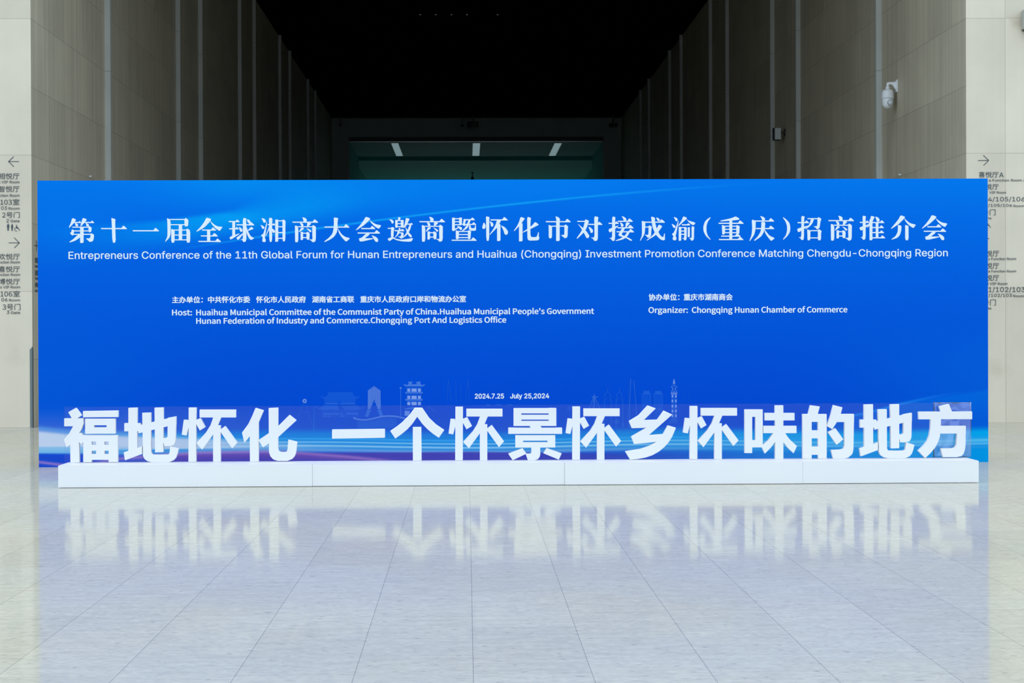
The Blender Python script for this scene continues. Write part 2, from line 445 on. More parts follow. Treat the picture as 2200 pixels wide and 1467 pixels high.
# ---- 2-D outlines in zoomed-photo units; each crop has an offset and a scale
def chaikin(p, q=0.18):
    r = []
    n = len(p)
    for i in range(n):
        a, b = p[i], p[(i+1) % n]
        r.append((a[0]*(1-q)+b[0]*q, a[1]*(1-q)+b[1]*q)); r.append((a[0]*q+b[0]*(1-q), a[1]*q+b[1]*(1-q)))
    return r
def Hs(x0, x1, y):        # thin stroke that ends in a triangular serif
    w = x1-x0; k = min(1.0, w/260.0)
    return [[(x0-3,y-11),(x0+8,y-9),(x1-92*k,y-9),(x1-62*k,y-45*k-4),(x1-38*k,y-36*k),(x1-2,y-2),(x1,y+10),(x0+2,y+10)]]
def Bs(x0, x1, y): return [[(x0,y-8.5),(x1,y-8.5),(x1,y+8.5),(x0,y+8.5)]]
def Vs(x0, x1, y0, y1): return [[(x0,y0),(x1,y0),(x1,y1-12),(x1-10,y1),(x0+8,y1+2),(x0,y1-4)]]
def Ps(*p): return [chaikin(list(p))]
def shift(polys, dx, dy): return [[(x+dx, y+dy) for x, y in p] for p in polys]

hui = (Ps((752,42),(832,70),(812,105),(720,190),(590,275),(585,265),(650,195),(715,110)) + Ps((815,90),(850,125),(920,170),(1015,188),(1000,215),(972,250),(900,205),(845,150))
  + Hs(677,912,243)+Hs(617,993,318)+Ps((765,322),(822,335),(800,360),(730,408),(880,405),(885,418),(655,470),(635,410),(680,400))+Ps((845,352),(920,380),(962,420),(960,465),(925,470),(900,440),(880,400)))
shang = (Ps((1880,50),(1935,65),(1960,95),(1950,130),(1905,130),(1895,85))+Hs(1718,2148,135)+Ps((1838,145),(1880,150),(1902,178),(1895,208),(1865,208),(1855,175))
  +Ps((1965,138),(2040,155),(1985,205),(1960,205))+Ps((1758,188),(1815,210),(1815,470),(1765,475),(1760,450),(1758,250))+Bs(1810,2060,213)
  +Ps((2050,205),(2062,182),(2112,212),(2112,240),(2110,455),(2060,478),(2030,445),(1985,425),(2055,428),(2050,350))+Ps((1868,220),(1920,240),(1830,305),(1825,295))
  +Ps((1945,230),(2000,255),(2040,285),(2015,310),(1985,275))+Vs(1853,1895,300,435)+Ps((1950,310),(1960,295),(2008,318),(2002,430),(1955,432))+Bs(1890,1955,322)+Bs(1890,1955,395))
T = []      # (offset x, offset y, polys)
c1 = (Ps((120,62),(188,92),(165,125),(140,160),(70,233),(62,220),(95,150))+Hs(150,272,140)+Ps((165,145),(220,170),(215,208),(178,205))
  +Ps((295,62),(368,85),(345,125),(270,205),(255,200),(275,140))+Hs(330,490,140)+Ps((345,145),(400,170),(402,208),(360,205),(352,165))
  +Bs(120,420,220)+Ps((390,205),(405,200),(450,225),(440,300),(410,308),(397,290))+Bs(150,400,283)+Ps((112,255),(160,275),(142,332),(150,345),(120,362),(80,322),(105,300))
  +Bs(130,440,340)+Ps((430,318),(490,345),(478,440),(450,465),(410,468),(395,450),(345,408),(415,410),(428,380))+Vs(253,312,215,485)
  +Ps((258,325),(258,390),(170,450),(75,478),(72,465),(140,420),(200,360))
  +Hs(607,1042,243)+Ps((778,62),(852,85),(846,110),(846,200),(855,480),(798,482),(785,110))
  +Hs(1143,1583,280)
  +Ps((1715,65),(1780,92),(1782,330),(1760,400),(1690,470),(1688,460),(1725,380),(1728,300),(1725,110))+Bs(1770,2020,90)+Ps((2012,90),(2032,62),(2082,95),(2075,205),(2020,208),(2014,150))
  +Bs(1780,2020,178)+Vs(1918,1975,178,440)+Ps((1790,245),(1850,268),(1848,300),(1848,480),(1792,482),(1790,300))+Bs(1840,2050,268)
  +Ps((2045,262),(2055,240),(2112,272),(2110,480),(2050,482),(2048,300))+Bs(1845,2050,353)+Bs(1845,2050,434))
T.append((140,460,c1))
c2 = (Ps((265,55),(345,82),(325,125),(230,225),(100,298),(95,285),(165,215),(225,135))+Ps((322,100),(345,130),(400,180),(460,208),(538,215),(520,240),(488,288),(410,235),(350,165))
  +Hs(190,425,268)+Hs(172,455,367)+Hs(128,508,460)+Vs(274,328,268,460)
  +Hs(642,823,125)+Vs(700,748,125,372)+Hs(648,810,247)+Ps((650,385),(820,322),(820,335),(670,437))
  +Hs(772,1070,180)+Ps((942,85),(985,95),(1012,130),(985,160),(960,135))+Ps((878,62),(940,72),(932,100),(938,200),(938,455),(890,475),(870,440),(838,420),(878,425),(878,300))
  +Ps((808,212),(850,235),(872,262),(868,295),(840,302),(825,270))+Ps((762,400),(880,318),(880,342),(800,442))+Ps((1020,210),(1067,247),(970,282),(960,272))
  +Ps((935,195),(948,240),(985,330),(1020,380),(1075,405),(1010,442),(960,370),(938,300))
  +Ps((1188,68),(1240,75),(1268,110),(1262,140),(1230,147),(1215,110))+Ps((1172,180),(1225,200),(1245,225),(1230,250),(1205,248),(1195,215))
  +Ps((1283,120),(1290,135),(1258,350),(1250,400),(1268,440),(1260,470),(1215,470),(1205,445),(1215,390),(1180,352),(1225,335))
  +Ps((1318,60),(1378,65),(1372,200),(1372,465),(1326,470),(1322,200))+Hs(1300,1425,178)+Ps((1325,190),(1325,260),(1268,372),(1260,366),(1295,280))+Ps((1365,238),(1400,260),(1424,285),(1415,315),(1385,315),(1370,275))
  +Vs(1425,1475,92,465)+Ps((1545,105),(1555,86),(1600,110),(1597,200),(1595,458),(1548,460),(1547,200))+Bs(1470,1550,113)+Bs(1470,1550,213)+Bs(1470,1550,310)+Bs(1470,1550,408)
  +shang)
T.append((410,460,c2))
c3 = (Hs(57,477,218)+Ps((212,55),(290,65),(278,110),(275,250),(265,310),(220,380),(150,430),(57,472),(52,460),(130,400),(190,330),(212,240),(216,110))
  +Ps((275,225),(300,270),(350,345),(410,385),(488,405),(460,435),(420,467),(350,395),(300,320))
  +hui
  +Ps((1143,88),(1195,92),(1225,120),(1222,150),(1195,162),(1180,125))+Bs(1125,1200,240)+Ps((1185,222),(1198,215),(1240,235),(1225,280),(1222,385),(1178,392),(1178,280))
  +Ps((1195,385),(1225,390),(1260,415),(1350,430),(1450,420),(1555,400),(1525,465),(1380,462),(1270,440),(1215,410),(1150,460),(1120,415),(1170,395))
  +Ps((1300,45),(1347,62),(1322,105),(1298,105))+Vs(1250,1292,98,228)+Vs(1345,1392,98,225)+Bs(1290,1350,108)+Bs(1290,1350,160)+Bs(1290,1350,212)
  +Ps((1308,226),(1342,245),(1338,275),(1312,275))+Hs(1240,1405,278)+Ps((1290,285),(1330,290),(1310,340),(1250,397),(1243,390),(1280,340))+Bs(1310,1360,315)
  +Ps((1355,305),(1394,315),(1385,395),(1350,415),(1325,395),(1288,378),(1345,375))
  +Ps((1430,62),(1496,78),(1470,130),(1425,215),(1390,238),(1385,228),(1410,170),(1422,110))+Hs(1440,1548,168)+Ps((1500,165),(1527,170),(1500,270),(1440,360),(1380,402),(1376,393),(1430,330),(1465,250))
  +Ps((1420,210),(1440,240),(1480,310),(1532,365),(1525,392),(1495,388),(1445,310))
  +shift(shang,-58,-8))
T.append((690,460,c3))
c4 = (Vs(88,135,60,270)+Vs(208,255,58,187)+Bs(130,210,78)+Bs(130,210,128)+Bs(130,210,178)+Ps((78,245),(130,250),(205,213),(208,228),(105,294))+Ps((168,198),(210,205),(257,225),(255,260),(230,270),(205,240))
  +Hs(282,472,93)+Ps((285,90),(330,95),(305,155),(317,197),(285,197),(258,180),(275,150))+Hs(305,494,172)+Ps((365,95),(405,95),(370,190),(340,245),(265,287),(252,282),(310,225),(345,160))
  +Ps((375,178),(402,190),(408,235),(465,238),(482,183),(490,185),(494,262),(480,280),(395,280),(372,252))
  +Ps((150,270),(207,290),(202,320),(200,422),(153,424),(152,320))+Ps((355,290),(362,268),(412,290),(405,320),(400,420),(356,422),(356,320))+Bs(195,360,293)+Bs(195,360,345)+Bs(195,360,395)+Hs(82,502,440)
  +Ps((660,36),(720,48),(716,100),(715,447),(667,454),(662,100))+Ps((625,132),(657,190),(650,235),(625,252),(598,240),(600,205))+Ps((720,116),(770,140),(790,175),(775,212),(745,208),(738,160))
  +Hs(738,1028,97)+Ps((845,100),(915,105),(890,160),(860,215),(725,353),(720,344),(780,260),(825,175))+Vs(848,905,170,452)+Ps((908,185),(980,220),(1032,285),(1030,330),(1005,352),(975,338),(955,270))
  +Ps((1245,43),(1320,72),(1290,110),(1250,170),(1140,287),(1130,277),(1180,210),(1220,130))+Vs(1218,1278,155,458)
  +Ps((1355,43),(1422,62),(1415,100),(1410,200),(1412,385),(1500,388),(1522,372),(1543,300),(1552,305),(1552,370),(1564,405),(1545,442),(1390,447),(1360,420),(1358,250))
  +Ps((1490,128),(1553,175),(1540,187),(1410,252),(1283,314),(1280,302),(1360,250),(1440,190))
  +Ps((1830,36),(1885,52),(1912,85),(1905,120),(1850,120),(1845,75))+Hs(1672,2090,127)+Vs(1845,1905,120,452)+Ps((1716,178),(1777,202),(1775,240),(1775,404),(1720,410),(1720,240))+Bs(1770,1990,203)
  +Ps((1984,200),(1998,170),(2048,205),(2042,240),(2038,385),(1995,410),(1965,385),(1922,352),(1982,350),(1984,280)))
T.append((960,460,c4))
c5 = (Bs(80,225,122)+Ps((205,120),(215,86),(278,110),(265,160),(235,240),(195,305),(80,417),(68,407),(130,320),(180,230),(203,150))+Ps((83,155),(160,220),(225,275),(287,365),(270,402),(235,404),(200,330),(140,230))
  +Hs(268,503,172)+Ps((365,33),(440,50),(430,90),(428,200),(428,440),(370,457),(350,420),(305,393),(370,398),(370,200))+Ps((266,208),(310,230),(347,270),(340,312),(310,320),(295,280))
  +Ps((670,40),(724,48),(720,100),(718,440),(680,457),(655,425),(618,400),(668,402),(668,200))+Hs(610,780,155)+Ps((606,255),(690,220),(772,190),(772,203),(700,265),(622,314))
  +Ps((826,30),(880,50),(910,80),(905,112),(865,110),(852,70))+Hs(765,1017,120)+Ps((798,133),(840,155),(864,185),(850,214),(820,212),(812,170))+Ps((905,133),(972,148),(945,180),(905,227),(890,220))
  +Hs(760,1030,230)+Hs(745,1038,297)+Ps((840,230),(892,225),(870,270),(825,345),(880,372),(960,405),(1012,440),(985,452),(900,400),(765,362),(800,300))+Ps((925,297),(967,302),(930,370),(860,425),(735,454),(728,443),(820,405),(890,355))
  +Ps((1168,110),(1230,130),(1225,260),(1215,340),(1145,452),(1138,445),(1172,360),(1172,200))+Hs(1215,1560,135)+Bs(1220,1300,218)+Ps((1283,210),(1292,186),(1340,212),(1332,260),(1325,370),(1300,395),(1270,400),(1250,372),(1218,346),(1280,352),(1284,260))
  +Ps((1325,38),(1394,60),(1390,130),(1420,240),(1480,360),(1530,395),(1550,322),(1560,328),(1558,400),(1562,430),(1530,444),(1480,425),(1400,340),(1350,220),(1335,110))+Ps((1408,53),(1455,70),(1477,100),(1460,124),(1435,110))
  +Ps((1455,170),(1518,205),(1470,270),(1400,360),(1255,447),(1248,437),(1340,370),(1410,280))
  +Ps((1703,46),(1755,60),(1777,90),(1770,118),(1742,120),(1730,85))+Ps((1670,160),(1720,185),(1742,205),(1730,234),(1705,232))+Ps((1785,106),(1792,118),(1750,330),(1740,370),(1757,405),(1745,442),(1700,440),(1688,410),(1705,370),(1675,338),(1715,305))
  +Ps((1870,33),(1938,65),(1910,95),(1785,207),(1780,197),(1840,110))+Ps((1918,78),(1960,110),(2082,145),(2040,192),(1975,150))+Hs(1845,1985,180)
  +Vs(1792,1835,215,448)+Ps((1885,228),(1890,210),(1930,228),(1927,260),(1925,430),(1895,447),(1875,420),(1846,403),(1885,405),(1885,300))+Bs(1835,1890,228)+Bs(1835,1890,285)+Bs(1835,1890,340)
  +Vs(1945,1980,222,387)+Ps((2010,225),(2014,203),(2057,215),(2052,260),(2050,430),(2010,452),(1990,420),(1963,400),(2010,405),(2010,300)))
T.append((1230,460,c5))
c6 = (Ps((205,90),(210,100),(160,170),(140,240),(140,330),(160,400),(210,465),(205,475),(130,410),(90,330),(85,250),(110,170),(150,125))
  +Ps((632,76),(697,115),(690,134),(550,150),(380,162),(370,148),(500,122),(580,100))+Hs(345,765,193)+Vs(525,575,130,465)+Ps((400,218),(457,240),(455,270),(452,378),(405,387),(402,270))+Ps((642,245),(650,220),(704,245),(697,270),(695,370),(643,375),(643,280))
  +Bs(450,645,243)+Bs(450,645,295)+Bs(450,645,352)+Hs(390,715,410)+Hs(350,762,467)
  +Ps((1043,68),(1100,85),(1132,115),(1120,147),(1080,147),(1070,110))+Hs(960,1282,155)+Ps((903,127),(972,152),(968,300),(945,390),(873,494),(863,490),(900,390),(912,280))+Hs(975,1282,282)
  +Ps((1065,168),(1134,175),(1125,270),(1110,340),(1060,420),(950,492),(941,480),(1010,410),(1055,330),(1065,250))+Ps((1115,290),(1145,330),(1200,400),(1295,445),(1265,468),(1230,494),(1170,420),(1130,360))
  +Ps((1430,88),(1490,130),(1542,190),(1557,270),(1545,350),(1500,415),(1437,472),(1430,462),(1480,395),(1500,320),(1500,240),(1475,165),(1428,98))
  +Ps((1740,68),(1800,78),(1790,110),(1787,200),(1785,467),(1745,480),(1725,445),(1690,428),(1740,432),(1742,200))+Hs(1678,1870,182)+Ps((1666,290),(1760,255),(1862,230),(1862,242),(1770,300),(1690,350))
  +Bs(1845,2030,115)+Ps((2012,125),(2025,86),(2082,118),(2064,160),(2050,270),(2005,300),(1985,270),(1943,243),(2005,245),(2012,180))+Ps((1905,112),(1957,118),(1930,190),(1890,240),(1815,297),(1810,289),(1860,235),(1890,175))
  +Ps((1838,293),(1897,318),(1893,360),(1892,477),(1845,484),(1842,360))+Ps((2020,318),(2028,288),(2084,322),(2074,360),(2072,477),(2020,482),(2020,370))+Bs(1890,2025,318)+Bs(1890,2025,440))
T.append((1500,455,c6))
c7 = (shift(shang,-1640,13)
  +Ps((652,63),(712,75),(704,110),(705,200),(705,457),(665,477),(645,445),(618,423),(658,428),(656,200))+Hs(607,765,178)+Ps((595,265),(680,235),(767,203),(767,216),(700,270),(625,322))
  +Ps((795,66),(862,85),(840,120),(810,190),(735,270),(730,262),(765,190),(785,120))+Vs(770,820,130,478)+Ps((868,78),(915,95),(942,130),(935,167),(895,167),(880,120))
  +Hs(815,1020,180)+Hs(815,1012,265)+Hs(815,1015,350)+Hs(815,1035,438)+Vs(875,920,180,440)
  +Ps((1295,56),(1374,85),(1350,120),(1260,210),(1140,287),(1132,278),(1200,200),(1260,125))+Ps((1350,100),(1390,140),(1450,190),(1555,218),(1535,245),(1510,278),(1430,222),(1380,165))
  +Ps((1248,218),(1312,235),(1305,320),(1285,390),(1240,440),(1145,470),(1140,460),(1210,410),(1245,340),(1250,280))+Ps((1370,218),(1428,238),(1428,270),(1430,478),(1372,480),(1372,280))
  +shift(hui,1070,10))
T.append((1770,455,c7))
m = MB(); n_ = 0
for ox, oy, polys in T:
    for p in polys:
        n_ += 1
        pts = [bp(ox+x/7.857, oy+y/7.857, PT+0.00003*(n_ % 12)) for x, y in p]
        m.add(pts, [tuple(range(len(pts)))])
def face_camera(o):
    for f in o.data.polygons:
        if f.normal.y > 0: f.flip()
    o.data.update(); return o
face_camera(obj('title_lettering', m.v, m.f, M_text, ban))

# ---- text set from Blender's own fonts, fitted to where it stands
FD = os.path.join(bpy.utils.system_resource('DATAFILES') or '', 'fonts')
def font(fn):
    try: return bpy.data.fonts.load(os.path.join(FD, fn), check_existing=True)
    except Exception: return None
F_CJK = font('Noto Sans CJK Regular.woff2'); F_SANS = font('Inter.woff2')
_cache = {}
def flat_text(s, fnt):
    """filled outlines of a string; overlapping contours are merged by their winding number"""
    key = (s, fnt.name if fnt else '')
    if key in _cache: return _cache[key]
    c = bpy.data.curves.new('t', 'FONT'); c.body = s; c.size = 10.0
    if fnt: c.font = fnt
    o = bpy.data.objects.new('t', c); sc.collection.objects.link(o)
    dg = bpy.context.evaluated_depsgraph_get(); dg.update()
    cu = o.evaluated_get(dg).to_curve(dg)
    loops = []
    for sp in cu.splines:
        bp_ = sp.bezier_points; n = len(bp_); L = []
        if n == 0:
            L = [(p.co.x, p.co.y) for p in sp.points]
        for i in range(n):
            p, q = bp_[i], bp_[(i+1) % n]
            A, B, C, D = p.co, p.handle_right, q.handle_left, q.co
            straight = (abs((B-A).cross(D-A).z) < 1e-3 and abs((C-A).cross(D-A).z) < 1e-3)
            for t in ([0.0] if straight else [k_/5.0 for k_ in range(5)]):
                u = 1-t; v = A*(u*u*u)+B*(3*u*u*t)+C*(3*u*t*t)+D*(t*t*t); L.append((v.x, v.y))
        L2 = [L[i] for i in range(len(L)) if abs(L[i][0]-L[i-1][0])+abs(L[i][1]-L[i-1][1]) > 1e-4]
        if len(L2) > 2: loops.append(np.array(L2))
    o.evaluated_get(dg).to_curve_clear()
    bpy.data.objects.remove(o); bpy.data.curves.remove(c)
    # clusters of loops whose x-ranges overlap (about one glyph each)
    loops.sort(key=lambda q: q[:, 0].min())
    groups = []; right = -1e9
    for q in loops:
        if q[:, 0].min() > right: groups.append([])
        groups[-1].append(q); right = max(right, q[:, 0].max())
    V_, F_ = [], []
    for g in groups:
        pts = np.concatenate(g); edges = []; b0 = 0; seg = []
        for q in g:
            n = len(q); edges += [(b0+i, b0+(i+1) % n) for i in range(n)]; b0 += n
            seg.append(np.concatenate([q, np.roll(q, -1, 0)], 1))
        seg = np.concatenate(seg)
        r = delaunay_2d_cdt([Vector(p) for p in pts.tolist()], edges, [], 0, 1e-5)
        P2 = np.array([tuple(v) for v in r[0]])
        base = len(V_); keep = []
        for f in r[2]:
            cx, cy = P2[list(f)].mean(0)
            y0, y1 = seg[:, 1], seg[:, 3]
            up_ = (y0 <= cy) & (y1 > cy); dn = (y0 > cy) & (y1 <= cy)
            xi = seg[:, 0]+(cy-y0)/np.where(y1 == y0, 1, y1-y0)*(seg[:, 2]-seg[:, 0])
            w = (up_ & (xi > cx)).sum()-(dn & (xi > cx)).sum()
            if w != 0: keep.append(tuple(base+i for i in f))
        V_ += P2.tolist(); F_ += keep
    V_ = np.array(V_)
    _cache[key] = (V_, F_); return V_, F_
def set_text(m, s, fnt, x0, x1, ybase, ytop, P, mode='cap', bold=0.0, thick=0.0):
    """P(px,py) gives the plane point; x0,x1 = ink extents, ybase/ytop = baseline and top at the left end (photo px)"""
    V_, F_ = flat_text(s, fnt)
    lo, hi = V_.min(0), V_.max(0)
    if mode == 'cap':
        R_, _ = flat_text('H', fnt); b0, b1 = 0.0, R_[:, 1].max()
    else: b0, b1 = lo[1], hi[1]
    A, B_, C_ = P(x0, ybase), P(x1, ybase), P(x0, ytop)
    ex = (B_-A); ex.z = 0
    ez = Vector((0, 0, C_.z-A.z))
    shifts = [(0, 0)] if not bold else [(0, 0), (bold, 0), (-bold, 0), (0, bold*.7), (0, -bold*.7), (bold*.7, bold*.5), (-bold*.7, bold*.5), (bold*.7, -bold*.5), (-bold*.7, -bold*.5)]
    exn = ex.normalized(); nrm = Vector((exn.y, -exn.x, 0))
    for i, (dx, dz) in enumerate(shifts):
        pts = [A + ex*((x-lo[0])/(hi[0]-lo[0])) + ez*((y-b0)/(b1-b0)) + exn*dx + Vector((0, 0, dz)) + nrm*(i*0.00004) for x, y in V_]
        m.add(pts, F_)
px_b = 1/204.0
def print_line(name, *args, **kw):
    m = MB(); set_text(m, *args, **kw); return face_camera(obj(name, m.v, m.f, M_text, ban))
print_line('subtitle_lettering', 'Entrepreneurs Conference of the 11th Global Forum for Hunan Entrepreneurs and Huaihua (Chongqing) Investment Promotion Conference Matching Chengdu-Chongqing Region',
           F_SANS, 147.5, 2036, 556.2, 540.8, bp, bold=.28*px_b)
bb = .50*px_b
for s, a, b in (('主办单位：中共怀化市委', 370.1, 537), ('怀化市人民政府', 550.7, 656.6), ('湖南省工商联', 670.7, 760.6), ('重庆市人民政府口岸和物流办公室', 774.4, 1001)):
    dyy = -(a-370)*0.0026
    print_line('host_lettering', s, F_CJK, a, b, 650.9+dyy, 636.9+dyy, bp, 'ink', bb)
print_line('host_lettering', 'Host:', F_CJK, 370.1, 412.2, 677.2, 665.4, bp, bold=bb)
print_line('host_lettering', "Huaihua Municipal Committee of the Communist Party of China.Huaihua Municipal People's Government", F_CJK, 422, 1276, 677.1, 665.3, bp, bold=bb)
print_line('host_lettering', 'Hunan Federation of Industry and Commerce.Chongqing Port And Logistics Office', F_CJK, 422, 1087.3, 695.3, 683.5, bp, bold=bb)
print_line('organizer_lettering', '协办单位：', F_CJK, 1394, 1459.5, 645.4, 631.2, bp, 'ink', bb)
print_line('organizer_lettering', '重庆市湖南商会', F_CJK, 1469.3, 1573.6, 645.3, 631.0, bp, 'ink', bb)
print_line('organizer_lettering', 'Organizer:', F_CJK, 1393.6, 1477.4, 672, 660.2, bp, bold=bb)
print_line('organizer_lettering', 'Chongqing Hunan Chamber of Commerce', F_CJK, 1486.7, 1820, 671.8, 660, bp, bold=bb)
print_line('date_lettering', '2024.7.25', F_SANS, 1020.5, 1082.5, 856, 845.9, bp, bold=.55*px_b)
print_line('date_lettering', 'July 25,2024', F_SANS, 1096.4, 1179.5, 855.6, 845.6, bp, bold=.55*px_b)

# ---- faint skyline drawing along the foot of the print
sky_v, sky_f, sky_c = [], [], []
def sk(poly, a, crop=(640, 800, 7.586), white=(190, 205, 245)):
    ox, oy, s = crop
    P2 = [(ox+x/s, oy+y/s) for x, y in poly]
    cx = sum(p[0] for p in P2)/len(P2)
    b = len(sky_v)
    k = len(sky_f)
    for p in P2:
        sky_v.append(bp(p[0], p[1], 0.0008+0.00001*(k % 40)))
        bgc = art(np.array([p[0]]), np.array([p[1]+1]))[0]
        cc = np.clip(s2l(bgc*(1-a)+np.array(white)*a)*ART_GAIN, 0, .97)
        sky_c.append((*cc, 1))
    sky_f.append(tuple(range(b, b+len(P2))))
def skr(x0, y0, x1, y1, a, crop=(640, 800, 7.586)): sk([(x0,y0),(x1,y0),(x1,y1),(x0,y1)], a, crop)
def skl(pts, w, a, crop=(640, 800, 7.586)):
    for (x0, y0), (x1, y1) in zip(pts[:-1], pts[1:]):
        d = math.hypot(x1-x0, y1-y0); nx, ny = -(y1-y0)/d*w/2, (x1-x0)/d*w/2
        sk([(x0+nx,y0+ny),(x1+nx,y1+ny),(x1-nx,y1-ny),(x0-nx,y0-ny)], a, crop)
def ring(cx, cy, r0, r1, a, crop=(640, 800, 7.586), n=20):
    for i in range(n):
        t0, t1 = 2*math.pi*i/n, 2*math.pi*(i+1)/n
        sk([(cx+r0*math.cos(t0),cy+r0*math.sin(t0)),(cx+r1*math.cos(t0),cy+r1*math.sin(t0)),(cx+r1*math.cos(t1),cy+r1*math.sin(t1)),(cx+r0*math.cos(t1),cy+r0*math.sin(t1))], a, crop)
def sk_flush(name):
    so = obj(name, list(sky_v), list(sky_f), M_print, ban)
    ca = so.data.color_attributes.new('print', 'FLOAT_COLOR', 'POINT')
    ca.data.foreach_set('color', np.array(sky_c, np.float32).ravel())
    face_camera(so); sky_v.clear(); sky_f.clear(); sky_c.clear()
ring(110, 465, 14, 34, .62)
skl([(88,500),(50,600),(0,720)], 9, .16); skl([(132,500),(165,640),(230,860)], 9, .13); skl([(50,630),(110,645),(165,630)], 8, .14); skl([(265,550),(262,980)], 9, .14)
sk_flush('printed_ring_tower')
sk([(365,370),(395,395),(450,400),(490,360),(485,312),(500,322),(885,322),(897,312),(895,360),(940,395),(990,395),(1017,370),(1000,410),(940,440),(935,450),(430,450),(425,435),(385,410)], .11)
skr(425,450,945,545,.07)
for x in range(455, 640, 22): skr(x, 462, x+13, 476, .18); skr(x, 495, x+15, 514, .28)
for x in range(710, 930, 22): skr(x, 462, x+13, 476, .18); skr(x, 495, x+15, 514, .28)
sk([(248,548),(300,550),(340,580),(420,540),(660,535),(665,605),(380,605),(330,590)], .15); sk([(700,540),(960,540),(1020,575),(1080,548),(1060,580),(1000,605),(760,605)], .13)
skr(390,605,980,730,.05)
for x in range(410, 660, 20): skr(x, 664, x+14, 686, .25)
for x in range(790, 980, 20): skr(x, 660, x+14, 684, .25)
for x in (425, 455, 490, 700, 735): skr(x, 704, x+16, 722, .3)
skr(700,664,722,684,.3)
sk_flush('printed_gate_hall')
for i in range(11):                                    # the gabled tower of thin vertical bars
    x = 1142+i*19.2; t = abs(x+8-1244)/104
    top = 222+t*72; low = 600 if abs(x+8-1244) > 62 else 450+150*(abs(x+8-1244)/62)
    skr(x, top, x+12, low-4, .55)
for y in range(300, 600, 26):
    if y < 440: skr(1142, y, 1345, y+7, .42)
    else:
        g = (y-440)/160*62; skr(1136, y, 1240-g, y+7, .42); skr(1248+g, y, 1352, y+7, .42)
sk([(1130,604),(1198,604),(1140,728),(1092,715)], .25); sk([(1290,604),(1358,604),(1392,705),(1335,712)], .25)
sk_flush('printed_gabled_tower')
skl([(900,735),(960,760),(1030,772),(1100,774),(1180,762),(1250,745),(1320,728),(1400,714),(1470,710),(1550,712),(1630,722),(1700,738),(1790,765)], 24, .42)
sk([(960,790),(1100,800),(1250,775),(1400,742),(1500,738),(1600,745),(1620,905),(980,905)], .09)
sk_flush('printed_bridge')
sk([(1715,188),(1782,206),(1806,178),(1800,138),(1815,150),(1872,152),(1850,192),(1945,192),(1920,155),(1978,150),(1992,135),(1996,180),(2020,206),(2082,190),(2045,226),(1750,226)], .4)
for y in (262, 380, 480):
    skr(1765, y-25, 2020, y+56, .10)
    for a, b in ((1785,1830),(1852,1935),(1958,2002)): skr(a, y, b, y+52, .72)
for y in (318, 432): skr(1748, y, 2036, y+26, .36)
sk([(1700,560),(1750,588),(1830,570),(1900,560),(1900,596),(1755,605)], .3); skr(1740,625,1822,705,.55)
skl([(1675,240),(1675,710)], 10, .3); ring(1675, 255, 2, 16, .5); skl([(2110,560),(2180,590),(2250,640)], 12, .2)
sk_flush('printed_pagoda')
CB = (800, 780, 5.239)
for pts in ([(855,185),(840,440)],[(855,185),(892,440)],[(938,205),(945,440)],[(990,230),(998,440)],[(1078,185),(1045,440)],[(1080,185),(1092,440)]): skl(pts, 5, .13, CB)
for a, b in ((1280,1330),(1380,1460),(1515,1580)): skl([(a,475),((a+b)/2,465),(b,478)], 9, .25, CB)
sk_flush('printed_spires')
CC = (1220, 800, 7.586)
skl([(430,350),(430,600)], 10, .4, CC); skl([(385,398),(490,398)], 14, .3, CC); skl([(420,400),(340,600)], 10, .28, CC); skl([(440,400),(530,600)], 10, .28, CC); skl([(425,420),(390,600)], 7, .25, CC); skl([(440,420),(475,600)], 7, .25, CC)
sk_flush('printed_lattice_tower')
for cx in (650, 840):
    skl([(cx,258),(cx,310),(cx-45,360),(cx-55,480),(cx-55,900)], 7, .2, CC); skl([(cx,310),(cx+42,360),(cx+56,480),(cx+56,900)], 7, .2, CC)
    skl([(cx-52,470),(cx,400),(cx+52,470)], 6, .16, CC)
skl([(1025,105),(1010,480),(1000,900)], 8, .3, CC); skl([(1076,130),(1100,400),(1122,700)], 8, .28, CC); skl([(1000,110),(985,480),(978,900)], 5, .15, CC); skl([(1088,265),(1125,700)], 6, .25, CC)
sk_flush('printed_skyscraper')
for cx in (1282, 1473):
    skr(cx-74,348,cx+74,800,.07,CC); sk([(cx-45,290),(cx-30,300),(cx+30,300),(cx+45,290),(cx+52,342),(cx-52,342)], .16, CC); skl([(cx-74,348),(cx-74,800)], 6, .16, CC); skl([(cx+74,348),(cx+74,800)], 6, .16, CC); skl([(cx-74,345),(cx+74,345)], 9, .22, CC)
sk_flush('printed_twin_towers')
sk([(1725,108),(1735,108),(1748,185),(1712,185)], .65, CC); sk([(1695,225),(1710,198),(1750,198),(1768,225)], .25, CC); skl([(1688,225),(1688,245)], 10, .6, CC); skl([(1776,225),(1776,245)], 10, .6, CC)
skl([(1708,240),(1708,285)], 9, .6, CC); skl([(1752,240),(1752,285)], 9, .6, CC); skr(1680,285,1782,320,.18,CC)
for x in (1683, 1710, 1738, 1768): skr(x, 320, x+13, 356, .7, CC)
skr(1683,344,1780,358,.55,CC); skr(1686,358,1778,800,.12,CC)
for y in (365, 442, 528, 606, 682):
    for x in (1703, 1760): skr(x-10, y, x+12, y+44, .72, CC)
sk_flush('printed_monument')
for x, y, r in ((800,800,45),(900,850,30),(20,590,40),(60,560,30),(1680,800,40),(1750,790,40)): ring(x, y, 2, r, .10, CC, 8)
for cx, yt in ((1915,280),(1990,270)): skl([(cx,yt),(cx-25,420),(cx-30,540)], 6, .10, CC)
skl([(1460,610),(1490,590),(1530,605)], 12, .25, CC)
sk_flush('printed_tower')

